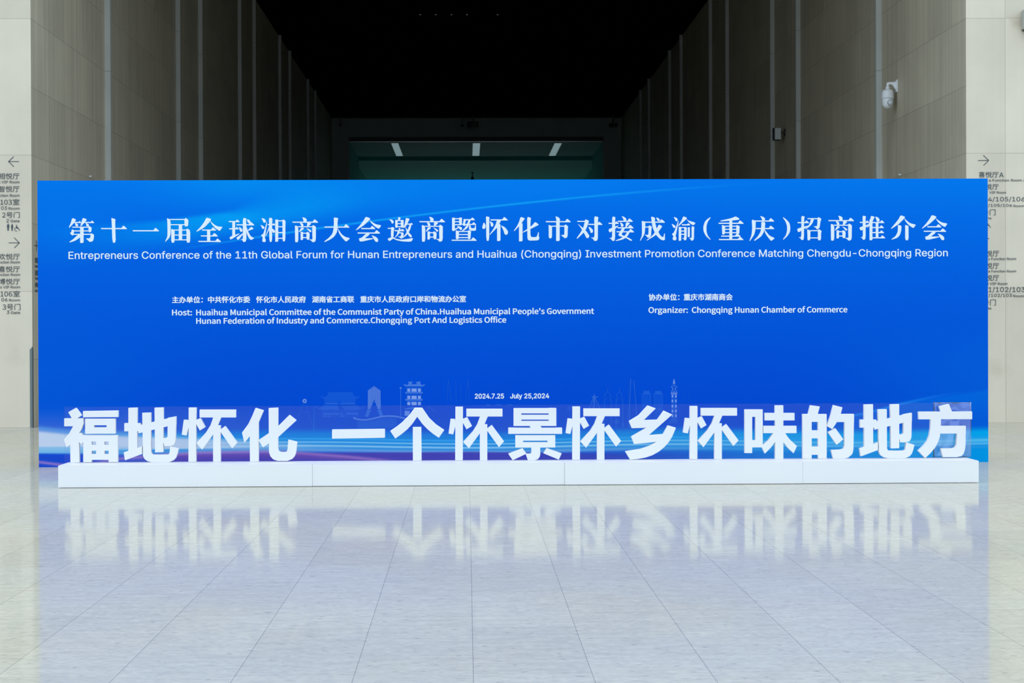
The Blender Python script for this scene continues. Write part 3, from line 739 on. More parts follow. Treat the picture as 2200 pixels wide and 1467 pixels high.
# ------------------------------------------------------------------ white plinth in four sections
PY, PROT, PH = 18.167, -0.00116, 0.203
def py_(x): return PY + PROT*x
corner = at(151, 993, (0, 0, PH), (0, 0, 1))
PD = corner.y - PY
PN = Vector((-PROT, 1, 0)).normalized()
def pp(px, py): return at(px, py, (0, PY, 0), PN)
cuts = [pp(125, 1020).x, pp(671, 1020).x, pp(1213.5, 1020).x, pp(1725, 1020).x, pp(2103, 1015).x]
plab = ['white plinth section at the left end, under the first four slogan characters',
        'white plinth section carrying 一个怀景, second section from the left end',
        'white plinth section carrying the middle 怀乡怀味 characters, third section from the left',
        'shorter white plinth section at the right end, under the last three characters']
for i in range(4):
    a, b = cuts[i]+(0.0008 if i else 0), cuts[i+1]-(0.0008 if i < 3 else 0)
    jog = (0.0, 0.010, 0.0, 0.004)[i]
    cx = (a+b)/2
    e = thing('plinth_section', (cx, py_(cx)+PD/2, 0), plab[i], 'plinth', 'white plinth sections under the slogan')
    bm_ = MB().box(a, b, py_(cx)+jog, py_(cx)+PD, 0.004, PH-0.002)
    bm_.build('body', M_white, e)
    MB().box(a, b, py_(cx)+jog, py_(cx)+PD, PH-0.002, PH).build('top_board', M_top, e)
    MB().box(a+.02, b-.02, py_(cx)+jog+.01, py_(cx)+PD-.01, 0, 0.004).build('foot', M_dark, e)

# ------------------------------------------------------------------ standing slogan characters
LT = 0.055                                # thickness
LY = PY + PD - 0.012 - LT                 # front face
LN = Vector((0, 1, 0))
def lp(px, py): return at(px, py, (0, LY, 0), LN)
C1, C2, C3, C4, C5, C6 = (80,840,5.7895), (440,780,5.2395), (800,780,5.2395), (1160,780,5.2395), (1500,780,5.2395), (1840,780,5.2389)
def R_(x0, y0, x1, y1): return [(x0,y0),(x1,y0),(x1,y1),(x0,y1)]
huai = [[(935,492),(1020,492),(1018,1101),(932,1101)], [(880,628),(932,632),(938,700),(910,805),(857,795)], [(1018,630),(1068,608),(1122,710),(1060,748),(1018,672)],
        R_(1058,515,1465,602), [(1212,600),(1300,600),(1262,692),(1212,790),(1087,963),(1022,890),(1130,770),(1180,690)], R_(1210,690,1294,1101), [(1292,738),(1345,698),(1482,885),(1425,950),(1292,762)]]
di = [[(1133,210),(1242,207),(1243,735),(1133,735)], R_(1082,395,1283,493), [(1075,748),(1130,730),(1243,695),(1303,672),(1303,768),(1090,845)],
      [(1305,270),(1413,267),(1415,740),(1420,760),(1435,775),(1620,775),(1640,765),(1645,750),(1655,672),(1757,703),(1740,770),(1722,815),(1695,845),(1640,868),(1420,868),(1370,855),(1335,830),(1315,790)],
      [(1458,208),(1567,205),(1567,745),(1465,748)], [(1252,422),(1725,312),(1725,408),(1258,518)], [(1622,330),(1725,312),(1720,600),(1712,635),(1690,662),(1650,672),(1580,672),(1560,600),(1560,575),(1600,575),(1620,560)]]
glyphs = [
 ('福', C1, [[(385,262),(478,210),(550,303),(495,340),(430,340)], [(335,340),(572,338),(575,400),(550,470),(520,520),(516,600),(362,698),(330,602),(400,520),(445,437),(335,437)],
   [(515,522),(548,520),(575,555),(575,632),(545,660),(505,620)], [(410,590),(516,575),(523,886),(412,890)], [(568,250),(1003,243),(1003,323),(570,326)],
   R_(595,346,706,530), R_(862,343,970,528), R_(595,343,970,424), R_(595,450,970,529), R_(572,552,676,884), R_(888,550,1001,882), R_(732,552,836,853), R_(572,548,1000,626), R_(572,667,1000,740), R_(572,780,1000,854)], (0,0)),
 ('地', C1, di, (0,0)),
 ('怀', C3, huai, (-573.2, 1.8)),
 ('化', C2, [[(570,505),(662,533),(605,668),(505,825),(445,897),(418,783),(490,685),(535,590)], [(505,720),(605,650),(605,1110),(508,1112)],
   [(718,507),(824,502),(824,960),(828,982),(840,996),(860,1003),(905,1003),(922,995),(930,975),(940,863),(1040,888),(1025,1010),(1010,1050),(985,1080),(930,1102),(820,1102),(770,1085),(738,1050),(722,1000)],
   [(952,583),(1030,645),(824,835),(655,950),(605,868),(718,790),(824,710)]], (0,0)),
 ('一', C2, [[(1432,748),(2027,741),(2027,840),(1432,850)]], (0,0)),
 ('个', C3, [[(475,503),(560,503),(640,620),(720,695),(810,755),(748,842),(680,795),(620,745),(560,682),(505,605),(450,685),(395,745),(330,800),(258,850),(200,765),(270,718),(330,670),(420,580)], [(455,720),(551,720),(554,1102),(456,1103)]], (0,0)),
 ('怀', C3, huai, (0,0)),
 ('景', C3, [R_(1590,508,1677,708), R_(1985,506,2071,708), R_(1590,508,2071,566), R_(1590,581,2071,636), R_(1590,650,2071,708), [(1768,706),(1890,706),(1912,732),(1785,732)], R_(1530,727,2136,797),
   R_(1610,812,1697,950), R_(1972,812,2059,950), R_(1610,812,2059,873), R_(1610,890,2059,950), [(1790,940),(1890,940),(1890,1030),(1882,1058),(1865,1080),(1830,1094),(1750,1094),(1725,1020),(1780,1020),(1790,1005)],
   [(1690,957),(1735,1020),(1580,1094),(1530,1022)], [(1961,955),(2131,1018),(2099,1087),(1924,1015)]], (0,0)),
 ('怀', C3, huai, (251.7, -.6)),
 ('乡', C4, [[(1215,477),(1305,510),(1170,642),(1320,638),(1395,535),(1490,580),(1228,812),(1385,802),(1440,702),(1532,730),(1490,830),(1450,895),(1400,950),(1340,1000),(1270,1040),(1190,1068),(1100,1085),(1015,1092),(960,998),(1130,970),(1230,935),(1310,890),(1060,915),(1028,830),(1195,730),(1035,735),(1003,655),(1110,590)]], (0,0)),
 ('怀', C3, huai, (504, -1.6)),
 ('味', C5, [R_(525,523,608,1014), R_(645,522,727,950), R_(525,522,727,605), R_(525,868,727,950), R_(867,476,959,1080), R_(750,562,1085,645), R_(733,707,1107,789),
   [(848,785),(872,785),(872,880),(820,950),(752,1020),(712,935),(790,870)], [(955,785),(978,785),(1000,820),(1030,860),(1112,935),(1075,1015),(1010,955),(955,885)]], (0,0)),
 ('的', C5, [[(1265,475),(1370,488),(1345,578),(1240,578)], R_(1177,573,1278,1071), R_(1350,573,1447,1070), R_(1177,573,1447,660), R_(1177,755,1447,844), R_(1177,937,1447,1028),
   [(1525,472),(1625,497),(1605,570),(1560,665),(1510,742),(1448,705),(1490,600)], R_(1565,572,1755,662),
   [(1650,640),(1755,572),(1748,960),(1742,1000),(1730,1025),(1690,1058),(1650,1070),(1520,1070),(1497,975),(1600,970),(1635,960),(1648,930)], [(1462,775),(1545,730),(1635,855),(1560,915)]], (0,0)),
 ('地', C1, di, (1581.3, -7.2)),
 ('方', C6, [[(935,487),(1043,462),(1078,550),(955,550)], [(703,548),(1303,545),(1303,632),(705,634)], [(838,630),(952,630),(950,720),(940,830),(918,895),(885,955),(835,1015),(775,1073),(697,990),(755,935),(795,885),(822,820),(835,740)],
   R_(945,707,1232,795), [(1135,790),(1232,707),(1228,930),(1220,985),(1205,1025),(1180,1050),(1130,1062),(975,1062),(950,965),(1080,962),(1110,950),(1125,925),(1128,900)]], (0,0)),
]
glab = ['white standing character 福, first at the left end of the slogan',
 'white standing character 地 between 福 and 怀, second in the slogan',
 'white standing character 怀 between 地 and 化, the leftmost 怀',
 'white standing character 化, last before the gap in the slogan',
 'white single bar character 一 hung above the plinth on clear panel',
 'white tent shaped character 个 right of the single bar',
 'white standing character 怀 between 个 and 景, second 怀 from left',
 'white standing character 景 in the middle of the plinth',
 'white standing character 怀 between 景 and 乡, third 怀 from left',
 'white slanting character 乡 right of the middle of the plinth',
 'white standing character 怀 between 乡 and 味, the rightmost 怀',
 'white standing character 味 right of the rightmost 怀',
 'white standing character 的 between 味 and the second 地',
 'white standing character 地 between 的 and 方, near the right end',
 'white standing character 方, last at the right end of the slogan']
def union2d(polys):
    """one triangulated outline out of overlapping polygons"""
    pts, edges, seg = [], [], []
    for q in polys:
        ar = sum(q[i-1][0]*q[i][1]-q[i][0]*q[i-1][1] for i in range(len(q)))
        if ar < 0: q = q[::-1]
        b0, n = len(pts), len(q)
        pts += q; edges += [(b0+i, b0+(i+1) % n) for i in range(n)]
        seg += [(*q[i], *q[(i+1) % n]) for i in range(n)]
    seg = np.array(seg)
    r = delaunay_2d_cdt([Vector(p) for p in pts], edges, [], 0, 1e-4)
    P2 = np.array([tuple(v) for v in r[0]]); keep = []
    for f in r[2]:
        cx, cy = P2[list(f)].mean(0)
        y0, y1 = seg[:, 1], seg[:, 3]
        xi = seg[:, 0]+(cy-y0)/np.where(y1 == y0, 1, y1-y0)*(seg[:, 2]-seg[:, 0])
        w = ((y0 <= cy) & (y1 > cy) & (xi > cx)).sum()-((y0 > cy) & (y1 <= cy) & (xi > cx)).sum()
        if w != 0: keep.append(tuple(f))
    used = sorted({i for f in keep for i in f}); mp = {k_: i for i, k_ in enumerate(used)}
    return [tuple(P2[i]) for i in used], [tuple(mp[i] for i in f) for f in keep]
for (ch, (ox, oy, s_), polys, (dx, dy)), lab in zip(glyphs, glab):
    ps = [[lp(ox+x/s_+dx, oy+y/s_+dy) for x, y in p] for p in polys]
    zmin = min(p.z for q in ps for p in q); zmax = max(p.z for q in ps for p in q)
    xs = [p.x for q in ps for p in q]
    if ch != '一':        # stand on the plinth top
        kz = (zmax-PH)/(zmax-zmin)
        for q in ps:
            for p in q: p.z = zmax-(zmax-p.z)*kz
        zb = PH
    else: zb = zmin
    V2, F2 = union2d([[(p.x, p.z) for p in q] for q in ps])
    cnt = {}
    for f in F2:
        for i in range(len(f)):
            e_ = (f[i], f[(i+1) % len(f)]); cnt[e_] = 1
    nV = len(V2); m = MB()
    fs = [f for f in F2] + [tuple(i+nV for i in reversed(f)) for f in F2]
    fs += [(e_[1], e_[0], e_[0]+nV, e_[1]+nV) for e_ in cnt if (e_[1], e_[0]) not in cnt]
    m.add([(x, LY, z) for x, z in V2]+[(x, LY+LT, z) for x, z in V2], fs)
    ORG[0] = ((min(xs)+max(xs))/2, LY+LT/2, zb)
    o = m.build('standing_character', M_letter)
    ORG[0] = None
    bevel(o, 0.003, 1)
    tag(o, lab, 'letter', 'white standing characters of the slogan')

# ------------------------------------------------------------------ clear acrylic backing panels
def acrylic(name, refl, wav, tint=(0.96, 0.975, 1.0)):
    m, nt, b = new_mat(name); nt.nodes.remove(b)
    out = nt.nodes['Material Output']
    tr = nt.nodes.new('ShaderNodeBsdfTransparent'); tr.inputs[0].default_value = (*tint, 1)
    gl = nt.nodes.new('ShaderNodeBsdfGlossy'); gl.inputs['Roughness'].default_value = 0.03
    fr = nt.nodes.new('ShaderNodeFresnel'); fr.inputs[0].default_value = 1.49
    tc = nt.nodes.new('ShaderNodeTexCoord'); nz = nt.nodes.new('ShaderNodeTexNoise'); nz.inputs['Scale'].default_value = wav[0]; nz.inputs['Detail'].default_value = 2
    nt.links.new(tc.outputs['Object'], nz.inputs['Vector'])
    bu = nt.nodes.new('ShaderNodeBump'); bu.inputs['Strength'].default_value = wav[1]; bu.inputs['Distance'].default_value = 0.05
    nt.links.new(nz.outputs['Fac'], bu.inputs['Height']); nt.links.new(bu.outputs[0], gl.inputs['Normal'])
    k = math_node(nt, 'MULTIPLY', fr.outputs[0], refl, True)
    mx = nt.nodes.new('ShaderNodeMixShader'); nt.links.new(k, mx.inputs[0]); nt.links.new(tr.outputs[0], mx.inputs[1]); nt.links.new(gl.outputs[0], mx.inputs[2])
    nt.links.new(mx.outputs[0], out.inputs['Surface'])
    return m
M_acr = acrylic('clear_acrylic', 0.34, (2.0, 0.05))
M_reflector = acrylic('clear_curled_reflector', 3.2, (3.5, 0.16))
AY = LY + LT - 0.0003
AT = 0.006
def ap(px, py): return at(px, py, (0, AY, 0), LN)
acut = [ap(138, 900).x, ap(676, 900).x, ap(1213, 900).x, ap(1717.5, 900).x, ap(2087, 900).x]
atop = ap(1100, 869.5).z
alab = ['clear acrylic panel behind 福地怀化 at the left end', 'clear acrylic panel behind 一个怀景, second from left',
        'clear acrylic panel behind the middle 怀乡怀味 characters', 'clear acrylic panel behind the last three characters at right']
for i in range(4):
    a, b = acut[i]+.001, acut[i+1]-.001
    ORG[0] = ((a+b)/2, AY+AT/2, PH)
    o = MB().box(a, b, AY, AY+AT, PH, atop).build('acrylic_panel', M_acr)
    ORG[0] = None
    tag(o, alab[i], 'panel', 'clear acrylic panels behind the slogan')
# curled clear film added behind the last panel to imitate reflections of the hall
fa, fb = ap(2006, 900).x, ap(2087.5, 900).x
ft, f0 = ap(2050, 864.5).z, PH+.002
m = MB(); nx_, nz_ = 26, 30
for j in range(nz_+1):
    for i in range(nx_+1):
        u, v = i/nx_, j/nz_
        wv = 0.010 + 0.008*math.sin(7*u+5*v*v+1) + 0.006*math.sin(15*u-9*v)
        m.v.append(Vector((fa+(fb-fa)*u, AY+AT+0.004+wv, f0+(ft-f0)*v)))
for j in range(nz_):
    for i in range(nx_):
        a = j*(nx_+1)+i; m.f.append((a, a+1, a+nx_+2, a+nx_+1))
ORG[0] = ((fa+fb)/2, AY+AT+.012, f0)
o = m.build('clear_reflector', M_reflector, None, True); ORG[0] = None
sm = o.modifiers.new('thickness', 'SOLIDIFY'); sm.thickness = 0.0004
tag(o, 'wavy clear plastic film behind 方 at the right end, added to imitate hall reflections', 'reflector')

# ------------------------------------------------------------------ lettering on the walls
def wp(px, py, off=0.004):
    p = at(px, py, (0, YW, 0), NY); p.y -= off; return p
def stroke_poly(P, a, b, w):
    (x0, y0), (x1, y1) = a, b
    d = math.hypot(x1-x0, y1-y0); nx, ny = -(y1-y0)/d*w/2, (x1-x0)/d*w/2
    return [P(x0+nx, y0+ny), P(x1+nx, y1+ny), P(x1-nx, y1-ny), P(x0-nx, y0-ny)]
def arrow(parent, P, tail, tip, h1, h2, w=1.35, depth=(0, 0.004, 0), name='arrow'):
    m = MB()
    for a, b in ((tail, tip), (tip, h1), (tip, h2)): m.prism(stroke_poly(P, a, b, w), depth)
    return m.build(name, M_ink, parent)
def line(parent, s, fnt, x0, x1, y0, y1, mode='ink', P=None, name='text_line'):
    m = MB(); set_text(m, s, fnt, x0, x1, y1, y0, P or wp, mode, bold=.0)
    o = obj(name, m.v, m.f, M_ink, parent)
    sl = o.modifiers.new('thickness', 'SOLIDIFY'); sl.thickness = 0.003; sl.offset = 0
    return face_camera(o)

dl = thing('wall_directory', tuple(wp(30, 500)), 'dark grey directory lettering with arrows on the left pale stone wall', 'sign')
arrow(dl, wp, (40.8, 347), (18.3, 347), (29.6, 336.2), (30, 358))
arrow(dl, wp, (18.8, 521.6), (41.8, 521.6), (30.5, 510.4), (30.9, 532.4))
for s, x0, x1, y0, y1 in (('相悦厅', -3, 41.7, 371.8, 385), ('智悦厅', -3, 41.7, 399.3, 412.5), ('103室', .7, 42, 427.3, 440.3), ('2号门', 4.9, 42.4, 455.2, 468),
                          ('欢悦厅', -3, 42.7, 544.7, 557.8), ('喜悦厅', -3, 42.7, 571.6, 584.6), ('博悦厅', -3, 42.7, 598.2, 611.2), ('106室', 1, 43, 624.6, 637.4), ('3号门', 5.8, 44, 652.6, 666)):
    line(dl, s, F_CJK, x0, x1, y0, y1, name='hall_name')
for s, x0, x1, y0, y1 in (('l VIP Room', -.5, 42, 388.3, 393.9), ('ction Room', -.5, 42, 417, 422.8), ('03', 2.4, 15, 443.2, 450.5), ('Room', 18.5, 42, 445, 450.5), ('2', 14, 19.2, 470.3, 477.4), ('Gate', 22.6, 42.2, 471.8, 477.4),
                          ('nction Room', -1.5, 42.9, 560.2, 566.1), ('nction Room', -1.5, 43.1, 587, 592.8), ('o VIP Room', .2, 43.2, 614, 619.5), ('06', 3.2, 16, 640, 647.3), ('Room', 19.5, 43.2, 642, 647.3), ('3', 14.8, 20, 667, 674.3), ('Gate', 23.5, 43.4, 668.6, 674.3)):
    line(dl, s, F_SANS, x0, x1, y0, y1)
def person_icon(parent, P, cx, y0, y1, woman):
    m = MB(); h = y1-y0; k = h/15.5
    m.prism([P(cx+1.05*k*math.cos(a), y0+1.1*k+1.1*k*math.sin(a)) for a in [i*math.pi/6 for i in range(12)]], (0, .004, 0))
    if woman: pts = [(-1.6,2.6),(1.6,2.6),(2.5,8.2),(1.5,9.2),(1.3,15.3),(.2,15.3),(.1,10.5),(-.1,10.5),(-.2,15.3),(-1.3,15.3),(-1.5,9.2),(-2.5,8.2)]
    else: pts = [(-2.4,2.6),(2.4,2.6),(2.4,8.6),(1.6,8.6),(1.5,15.4),(.3,15.4),(.1,9.2),(-.1,9.2),(-.3,15.4),(-1.5,15.4),(-1.6,8.6),(-2.4,8.6)]
    m.prism([P(cx+x*k, y0+y*k) for x, y in pts], (0, .004, 0))
    return m.build('pictogram', M_ink, parent)
def wheel_icon(parent, P, x0, x1, y0, y1):
    m = MB(); k = (x1-x0)/12.0
    cx, cy, r = x0+4.6*k, y0+10.2*k, 4.2*k
    n = 22
    for i in range(n-6):
        t0, t1 = 1.2-0.0+i*2*math.pi/n*0.98, 1.2+(i+1)*2*math.pi/n*0.98
        m.prism([P(cx+q*r*math.cos(t), cy+q*r*math.sin(t)) for q, t in ((.8,t0),(1.05,t0),(1.05,t1),(.8,t1))], (0, .004, 0))
    m.prism([P(x0+4.4*k+1.0*k*math.cos(a), y0+1.2*k+1.0*k*math.sin(a)) for a in [i*math.pi/6 for i in range(12)]], (0, .004, 0))
    for a, b, w in (((4.6,2.5),(5.0,7.8),1.7),((5.0,5.0),(8.2,5.2),.9),((4.8,7.8),(9.0,8.2),1.4),((8.9,8.0),(11.2,12.8),1.3),((10.9,12.6),(12.0,12.2),1.0)):
        m.prism(stroke_poly(P, (x0+a[0]*k, y0+a[1]*k), (x0+b[0]*k, y0+b[1]*k), w*k), (0, .004, 0))
    return m.build('pictogram', M_ink, parent)
person_icon(dl, wp, 17.5, 480, 495.5, False); person_icon(dl, wp, 26.1, 480.6, 495.7, True); wheel_icon(dl, wp, 30.8, 42.8, 482.3, 496.8)

dr = thing('wall_directory', tuple(wp(2150, 500)), 'dark grey directory lettering on the right pale stone wall, half hidden by the banner', 'sign')
arrow(dr, wp, (2101.3, 344.8), (2124, 344.5), (2112.5, 333.4), (2113, 355.4))
arrow(dr, wp, (2125, 512.2), (2102.3, 512.6), (2113.6, 501.3), (2114, 523.4))
for s, f_, x0, x1, y0, y1 in (('喜悦厅', F_CJK, 2102.7, 2145.2, 369.0, 381.2), ('A', F_SANS, 2146.6, 2156.2, 370.6, 380.8), ('悦厅', F_CJK, 2117.5, 2145.2, 395, 407.3), ('4/105/106', F_SANS, 2122.8, 2201.5, 422.8, 434), ('号门', F_CJK, 2110.8, 2138.6, 449.3, 462.5),
                          ('悦厅', F_CJK, 2118.3, 2146.1, 538, 551), ('悦厅', F_CJK, 2118.3, 2146.1, 564.3, 577.4), ('悦厅', F_CJK, 2118.3, 2146.1, 590.4, 603.2), ('1/102/103', F_SANS, 2123.7, 2202, 616.4, 628.8), ('号门', F_CJK, 2111.5, 2139.3, 642.8, 656.2)):
    line(dr, s, f_, x0, x1, y0, y1, name='hall_name')
for s, x0, x1, y0, y1 in (('a Function Room A', 2124.5, 2204, 384.7, 389.9), ('VIP Room', 2125.6, 2161, 411, 416), ('/105/106', 2123, 2174, 437.8, 445), ('Room', 2177.3, 2200, 440, 444.8), ('te', 2122.8, 2129.8, 466.4, 471),
                          ('y Function Room', 2123, 2183, 553.2, 560.2), ('a Function Room', 2123, 2183, 580, 585.2), ('l VIP Room', 2122.4, 2164.5, 606.8, 612.1), ('/102/103', 2123.7, 2174, 630.6, 638.6), ('Room', 2177, 2199.5, 633.2, 638.4), ('te', 2122.4, 2129.6, 660, 664.6)):
    line(dr, s, F_SANS, x0, x1, y0, y1)
wheel_icon(dr, wp, 2116.4, 2128.4, 476, 490.5)

# lettering on the passage side of the left wall, beside the corner
def sidep(px, py): return at(px, py, (XL+0.004, 0, 0), (1, 0, 0))
ds = thing('passage_directory', tuple(sidep(79, 560)), 'foreshortened dark lettering on the passage wall beside the banner\'s left edge', 'sign')
def side_text(s, fnt, y_start, y_end, z0, z1, name):
    V_, F_ = flat_text(s, fnt); lo, hi = V_.min(0), V_.max(0)
    pts = [(XL+0.004, y_start+(y_end-y_start)*(x-lo[0])/(hi[0]-lo[0]), z0+(z1-z0)*(y-lo[1])/(hi[1]-lo[1])) for x, y in V_]
    o = obj(name, pts, F_, M_ink, ds); sl = o.modifiers.new('thickness', 'SOLIDIFY'); sl.thickness = 0.003; sl.offset = 0
ys0 = sidep(75.3, 560).y
def sz(py): return sidep(78, py).z
a0, a1 = ys0-.02, ys0+.16
m = MB()
for (ya, za), (yb, zb) in (((a0, sz(527.8)), (a1, sz(527.8))), ((a1, sz(527.8)), (a1-.08, sz(516.8))), ((a1, sz(527.8)), (a1-.08, sz(538.8)))):
    d = math.hypot(yb-ya, zb-za); ny_, nz2 = -(zb-za)/d*.006, (yb-ya)/d*.006
    m.prism([(XL+.001, ya+ny_, za+nz2), (XL+.001, yb+ny_, zb+nz2), (XL+.001, yb-ny_, zb-nz2), (XL+.001, ya-ny_, za-nz2)], (.004, 0, 0))
m.build('arrow', M_ink, ds)
for s, sub, y0, y1, v0, v1 in (('欢悦厅', 'Function Room', 553, 565, 569, 574.5), ('喜悦厅', 'Function Room', 580, 592, 595, 600.5), ('博悦厅', 'VIP Room', 607, 617, 622.5, 627.5)):
    side_text(s, F_CJK, ys0, ys0+.32, sz(y1), sz(y0), 'hall_name'); side_text(sub, F_SANS, ys0, ys0+.42, sz(v1), sz(v0), 'text_line')

# ------------------------------------------------------------------ steel corner guard on the left wall corner
g0 = wp(64, 751); g1 = wp(71, 744)
gx = wp(64.6, 850).x
ORG[0] = (XL, YW, 0)
m = MB()
m.prism([(gx, YW-.005, 0), (XL+.004, YW-.005, 0), (XL+.004, YW-.005, g1.z), (gx, YW-.005, g0.z)], (0, .005, 0))
m.prism([(XL+.004, YW-.005, 0), (XL+.004, YW+.05, 0), (XL+.004, YW+.05, g0.z), (XL+.004, YW-.005, g1.z)], (-.004, 0, 0))
o = m.build('corner_guard', M_steel); ORG[0] = None
tag(o, 'blue grey steel corner guard on the left wall corner beside the banner', 'corner guard')

# ------------------------------------------------------------------ dome camera on the right passage wall
cb = at(1927, 185, (XR, 0, 0), (1, 0, 0)); CY = cb.y
def cp(px, py): return at(px, py, (0, CY, 0), NY)
dc = thing('dome_camera', (XR, CY, cp(1927, 185).z), 'white dome security camera on a bracket arm, high on the right passage wall', 'camera')
zt, zbk = cp(1927, 172).z, cp(1927, 198).z
bevel(MB().box(XR-.022, XR, CY-.06, CY+.06, zbk, zt).build('wall_plate', M_camw, dc), .004)
ctr = cp(1906.8, 205); pz = lambda y: cp(1907, y).z
m = MB()
m.prism([(XR-.02, CY-.02, pz(176)), (XR-.02, CY-.02, pz(194)), (XR-.045, CY-.02, pz(189)), (XR-.07, CY-.02, pz(184)), (XR-.105, CY-.02, pz(181)), (ctr.x+.02, CY-.02, pz(182)), (ctr.x+.02, CY-.02, pz(187)), (ctr.x-.02, CY-.02, pz(187)), (ctr.x-.02, CY-.02, pz(180)), (ctr.x-.005, CY-.02, pz(176.8))], (0, .04, 0))
bevel(m.build('arm', M_camw, dc), .006)
MB().lathe([(.034, pz(191.8)), (.036, pz(190.5)), (.036, pz(187.5)), (.025, pz(186.2))], (ctr.x, CY, 0)).build('collar', M_camw, dc, True)
r = 1/124.0
hs = MB().lathe([(12.6*r, pz(211.5)), (13.8*r, pz(211.2)), (13.8*r, pz(209.5)), (12.9*r, pz(208.5)), (12.7*r, pz(204)), (12.0*r, pz(198)), (10.6*r, pz(194.6)), (8*r, pz(192.6)), (4*r, pz(191.8))], (ctr.x, CY, 0), n=36).build('housing', M_camw, dc, True)
zs = pz(222)
prof = [(0.3*r, zs-11*r)] + [(11.6*r*math.cos(a), zs+11.4*r*math.sin(a)) for a in [-1.4+i*1.4/8 for i in range(9)]] + [(12.0*r, pz(216)), (12.2*r, pz(211.5))]
MB().lathe(prof, (ctr.x, CY, 0), n=36).build('dome', M_camw, dc, True)
m = MB(); lc = (ctr.x+3.2*r, CY-11.4*r, pz(221.5))
m.lathe([(5.6*r, 0), (5.4*r, -.018), (4.2*r, -.03), (.5*r, -.034)], lc, 'y', 24).build('lens_window', M_glassdark, dc, True)
m = MB(); t_ = [(lc[0]+6.0*r*math.cos(a), lc[1]-.004, lc[2]+6.6*r*math.sin(a)) for a in [i*math.pi/12 for i in range(25)]]
m.tube(t_, .003, 8).build('lens_trim', M_greybox, dc, True)

# wall speaker on the right passage wall
sb = at(1687, 284, (XR, 0, 0), (1, 0, 0)); SY = sb.y
def sp_(px, py): return at(px, py, (0, SY, 0), NY)
ws = thing('wall_speaker', (XR, SY, sp_(1668, 290).z), 'small pale box speaker on a dark bracket on the right passage wall', 'speaker')
x0, x1 = sp_(1661, 290).x, sp_(1676.5, 290).x; z0, z1 = sp_(1668, 301.5).z, sp_(1668, 275).z
bevel(MB().box(x0, x1, SY-.10, SY+.10, z0, z1).build('cabinet', M_dark, ws), .008)
bevel(MB().box(x0+.026, x1-.004, SY-.108, SY-.10, z0+.012, z1-.006).build('grille', M_spk, ws), .004)
MB().box(x1, XR-.015, SY-.02, SY+.02, (z0+z1)/2+.02, (z0+z1)/2+.055).build('bracket_arm', M_dark, ws)
MB().box(XR-.015, XR, SY-.05, SY+.05, (z0+z1)/2-.04, (z0+z1)/2+.12).build('wall_plate', M_dark, ws)

# grey box light cut by the right edge of the picture
bx0 = wp(2193.2, 45).x; bz0, bz1 = wp(2197, 68).z, wp(2197, 23.5).z
gb = thing('wall_lamp', (bx0+.14, YW, bz0), 'grey metal box lamp on the right pale wall at picture edge', 'lamp')
bevel(MB().box(bx0, bx0+.28, YW-.16, YW-.012, bz0+.02, bz1).build('housing', M_greybox, gb), .012)
MB().box(bx0+.01, bx0+.27, YW-.15, YW-.02, bz0, bz0+.02).build('lens', M_dark, gb)
MB().box(bx0+.02, bx0+.26, YW-.012, YW, bz0+.03, bz1-.02).build('back_plate', M_steel, gb)

# two small white hooks just above the banner
for px_, py_2, X, sgn, lab in ((192, 379, XL, 1, 'tiny white hook on the left passage wall just above the banner'), (1935, 375.5, XR, -1, 'tiny white hook on the right passage wall just above the banner')):
    p = at(px_, py_2, (X, 0, 0), (1, 0, 0))
    h = thing('wall_hook', tuple(p), lab, 'hook')
    MB().lathe([(.016, 0), (.016, sgn*.010), (.011, sgn*.014)], p, 'x', 16).build('base', M_camw, h, True)
    MB().tube([p+Vector((sgn*.012, 0, 0)), p+Vector((sgn*.026, 0, .001)), p+Vector((sgn*.029, 0, .016))], .010).build('pin', M_camw, h, True)

# ------------------------------------------------------------------ far end of the passage: lamps and hung fittings
lamps = [((841,308),(858,308),(863,335),(851,335),'leftmost of three pale strip lamps on the back room ceiling'),
         ((1015.5,308),(1031,308),(1030,334.5),(1015.5,334.5),'middle of three pale strip lamps on the back room ceiling'),
         ((1191,308),(1206,308),(1194,334.5),(1180,334.5),'rightmost of three pale strip lamps on the back room ceiling')]
for a, b, c, d, lab in lamps:
    q = [at(x, y, (0, 0, ZR-.03), (0, 0, 1)) for x, y in (a, b, c, d)]
    cx = sum(p.x for p in q)/4; xw = ((q[1].x-q[0].x)+(q[2].x-q[3].x))/4; y0, y1 = q[0].y, q[2].y
    y0 = max(y0, YE+.7)
    e = thing('ceiling_lamp', (cx, (y0+y1)/2, ZR), lab, 'lamp', 'strip lamps of the back room')
    MB().box(cx-xw-.03, cx+xw+.03, y0-.03, y1+.03, ZR-.02, ZR).build('frame', M_end, e)
    MB().box(cx-xw, cx+xw, y0, y1, ZR-.035, ZR-.02).build('diffuser', M_lamp, e)
def hung(px_, y_top, y_bot, w, lab, Y, ztop, kind):
    p = at(px_, y_bot, (0, Y, 0), NY)
    s = Y/FPX
    e = thing(kind, (p.x, Y, ztop), lab, 'fitting')
    MB().box(p.x-.02, p.x+.02, Y-.02, Y+.02, p.z+5*s, ztop).build('rod', M_dark, e)
    MB().lathe([(w*s*.25, p.z), (w*s*.5, p.z+1.5*s), (w*s*.5, p.z+4*s), (w*s*.2, p.z+5.5*s)], (p.x, Y, 0)).build('body', M_dark, e, True)
    return e
YH = 93.6
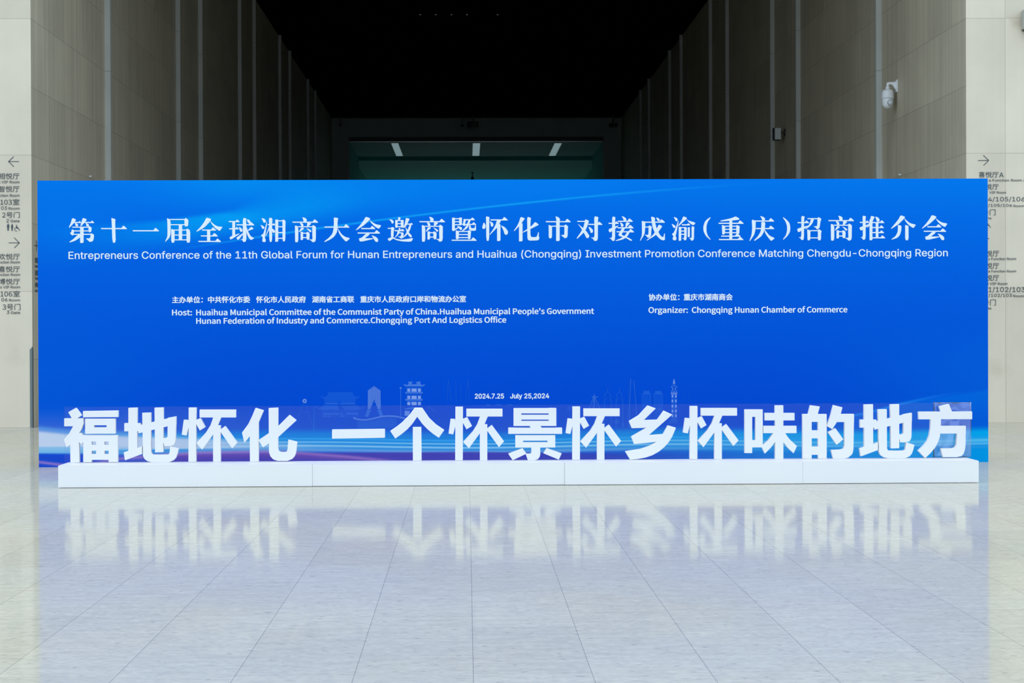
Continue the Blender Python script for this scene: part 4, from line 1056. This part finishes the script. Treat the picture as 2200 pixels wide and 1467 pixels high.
hung(731.5, 257, 271, 5, 'black fitting on a rod under the ceiling, left end of the portal', YH, ZC, 'hanging_fitting')
hung(993, 257, 272.5, 7, 'black fitting on a rod under the ceiling, left of the middle lamp', YH, ZC, 'hanging_fitting')
def projector(px0_, px1_, py0_, py1_, lab):
    a, b = at(px0_, py1_, (0, YH, 0), NY), at(px1_, py0_, (0, YH, 0), NY)
    cx = (a.x+b.x)/2
    e = thing('ceiling_projector', (cx, YH, ZC), lab, 'projector')
    bevel(MB().box(a.x, b.x, YH-.2, YH+.2, a.z, b.z).build('case', M_dark, e), .03)
    MB().box(cx-.03, cx+.03, YH-.03, YH+.03, b.z, ZC).build('mount_rod', M_dark, e)
    MB().lathe([(.05, 0), (.06, -.06), (.05, -.08)], (a.x+.12, YH-.2, (a.z+b.z)/2), 'y', 16).build('lens', M_dark, e, True)
projector(1004, 1028, 262, 275, 'black box projector under the ceiling above the middle lamp')
projector(1308, 1326, 266, 272, 'black box projector under the ceiling at the right end of the portal')
YF = 112.0
p = at(1015, 384.5, (0, YF, 0), NY); s = YF/FPX
e = thing('hanging_camera', (p.x, YF, zbeam+.02), 'black camera hung on a pole above the top middle of the banner', 'camera')
MB().lathe([(3*s, 0), (3*s, -.03), (1*s, -.05)], (p.x, YF, zbeam+.02)).build('ceiling_disc', M_dark, e, True)
MB().box(p.x-1.0*s, p.x+1.0*s, YF-.03, YF+.03, p.z+4*s, zbeam-.02).build('pole', M_dark, e)
MB().lathe([(1.0*s, p.z-3*s), (3.2*s, p.z-1.2*s), (3.4*s, p.z+1.5*s), (1.5*s, p.z+5.5*s)], (p.x, YF, 0)).build('body', M_dark, e, True)
for i, px_ in enumerate((903, 936, 970, 1003, 1069)):
    q = at(px_, 31, (0, 0, ZC), (0, 0, 1))
    ORG[0] = (q.x, q.y, ZC)
    o = MB().lathe([(.02, -.02), (.028, -.01), (.028, 0)], (q.x, q.y, ZC)).build('downlight', M_down, None, True); ORG[0] = None
    tag(o, 'tiny dim downlight in the row on the black passage ceiling', 'lamp', 'row of downlights on the black ceiling')
